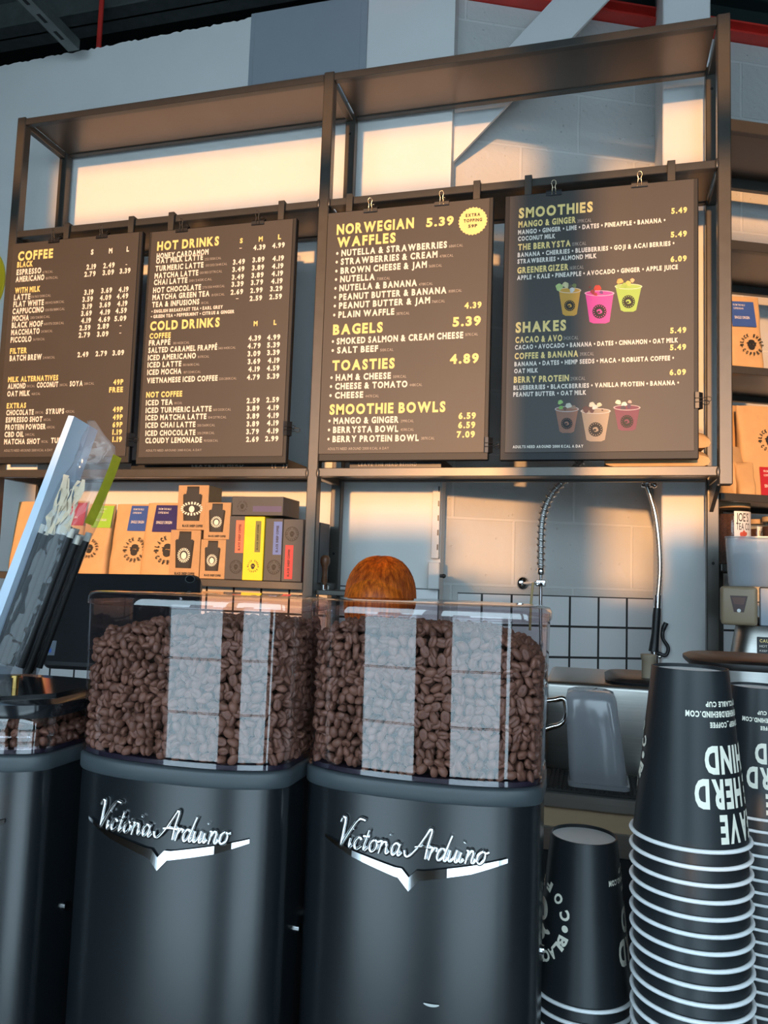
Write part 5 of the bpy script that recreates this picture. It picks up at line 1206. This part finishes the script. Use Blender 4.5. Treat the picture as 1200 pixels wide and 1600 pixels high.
for s in (-1, 1):
    b.ball(V(s*.078, .01, 1.525), (.012*S, .02*S, .032*S), 12, 10)             # ear
    b.ball(V(s*.032, .098, 1.545), (.014*S, .010*S, .009*S), 10, 8)            # eyelid
    limb(b, [(s*.165, 0, 1.34), (s*.215, .0, 1.20), (s*.235, .03, 1.07)], [.052, .045, .038])
    limb(b, [(s*.235, .03, 1.07), (s*.215, .12, 1.03), (s*.17, .24, 1.00)], [.038, .036, .026])
    b.ball(V(s*.155, .275, .995), (.026*S, .046*S, .014*S), 12, 10)
    for k, (fx, ln) in enumerate(((-.026, .058), (-.009, .070), (.009, .066), (.026, .050))):
        limb(b, [(s*.155+fx*.85, .305, .995), (s*.155+fx, .305+ln*.55, .990), (s*.155+fx, .305+ln, .968)], [.0095, .0085, .0075])
    limb(b, [(s*.13, .262, .992), (s*.112, .29, .985), (s*.108, .315, .975)], [.012, .0095, .0085])
    limb(b, [(s*.09, 0, .84), (s*.095, .01, .62), (s*.095, .0, .47)], [.088, .072, .055]); limb(b, [(s*.095, 0, .47), (s*.095, -.02, .32), (s*.095, 0, .09)], [.055, .054, .036])
    limb(b, [(s*.095, -.02, .045), (s*.10, .06, .04), (s*.105, .14, .03)], [.04, .036, .026])
body = remesh(b, 'body', mat('fair_skin', (.55, .30, .21), .5, 0, .06, 30), .0065, r)
b = MB(); torso(b, .010)
for s in (-1, 1): limb(b, [(s*.165, 0, 1.34), (s*.205, .0, 1.24), (s*.222, .01, 1.17)], [.064, .058, .054])
sh_ = remesh(b, 't_shirt', mat('black_cotton', (.016, .016, .018), .85), .010, r)
b = MB()
b.loft([[V((rx+.012)*math.cos(2*PI*i/28), (ry+.012)*math.sin(2*PI*i/28), z) for i in range(28)] for z, rx, ry in [(.78, .155, .11), (.86, .172, .118), (.95, .155, .105)]], True, True)
for s in (-1, 1):
    limb(b, [(s*.09, 0, .84), (s*.095, .01, .62), (s*.095, .0, .47)], [.098, .082, .066]); limb(b, [(s*.095, 0, .47), (s*.095, -.02, .32), (s*.095, 0, .12)], [.066, .064, .054])
remesh(b, 'trousers', mat('dark_denim', (.02, .024, .035), .8), .011, r)
for s in (-1, 1):
    b = MB(); limb(b, [(s*.095, -.03, .05), (s*.10, .06, .045), (s*.106, .15, .04)], [.048, .046, .038]); b.box(V(s*.10-.05, -.075, .001), V(s*.10+.055, .185, .03), .012)
    remesh(b, 'shoe', BLACKPL, .009, r)
# hair: smooth cap swept down to a knot at the nape, with loose strands
m, nt, p = nodes_of('copper_red_hair'); L = nt.links
tc = nt.nodes.new('ShaderNodeTexCoord'); mp = nt.nodes.new('ShaderNodeMapping'); mp.inputs['Scale'].default_value = (130, 130, 5)
n = nt.nodes.new('ShaderNodeTexNoise'); n.inputs['Scale'].default_value = 1; n.inputs['Detail'].default_value = 4
cr = nt.nodes.new('ShaderNodeValToRGB'); cr.color_ramp.elements[0].position = .3; cr.color_ramp.elements[0].color = (.34, .045, .004, 1); cr.color_ramp.elements[1].position = .72; cr.color_ramp.elements[1].color = (1.0, .22, .018, 1)
L.new(tc.outputs['Object'], mp.inputs[0]); L.new(mp.outputs[0], n.inputs['Vector']); L.new(n.outputs[0], cr.inputs[0]); L.new(cr.outputs[0], p.inputs['Base Color'])
p.inputs['Roughness'].default_value = .42; p.inputs['Specular IOR Level'].default_value = .35; HAIR = m
zc_h = 1.535*S; rx, ry, rz_ = R_h*.985, R_h*1.12, HT-zc_h-.001
def cap(th, ph, g=0.):
    """th from the crown down, ph round the head from the back (0)"""
    st_ = math.sin(th); low = max(0, math.cos(PI-th)) if th > PI/2 else 0
    k = 1-.10*low*low
    return Vector((HX+(rx+g)*math.copysign(abs(math.sin(ph))**.9, math.sin(ph))*st_**.82*k, HYv+.010-(ry+g)*math.cos(ph)*st_**.9*k, zc_h+(rz_+g)*math.cos(th)*(1 if th < PI/2 else .95)))
b = MB(); rows = []
for j in range(15):
    row = []
    for i in range(49):
        ph = (-.62+1.24*i/48)*PI; tmax = PI*(.76-.30*max(0, (abs(ph)/PI-.33)/.29))
        row.append(cap(.02+(tmax-.02)*j/14, ph))
    rows.append(row)
b.loft(rows, False, False, False)
# front of the hairline
b.ball((HX, HYv-.03, zc_h-.02), (rx*.93, ry*.80, rz_*.86), 28, 20)
hair = b.build('hair', HAIR, r, smooth=True)
b = MB(); rnd = random.Random(3)
for k in range(900):
    ph = rnd.uniform(-.55, .55)*PI; t0_ = rnd.uniform(.05, .9); t1_ = min(t0_+rnd.uniform(.5, 1.3), PI*.72); sw = -.35*ph/PI*1.2
    pts = [cap(t0_+(t1_-t0_)*i/7, ph*(1-.55*max(0, (t0_+(t1_-t0_)*i/7)/PI-.35)*(1 if abs(ph) < 1.5 else .5))+sw*0, rnd.uniform(.0004, .0016)+(.002 if rnd.random() < .04 else 0)*i/7) for i in range(8)]
    b.tube(pts, [.0007*(1-abs(i/7*2-1)*.6) for i in range(8)], 3, False)
b.build('strands', HAIR, hair, smooth=True)
b = MB(); kn = cap(PI*.70, 0); b.ball(kn+Vector((.012, -.012, -.02)), (.032, .026, .030), 18, 14); b.build('hair_knot', HAIR, hair, smooth=True)
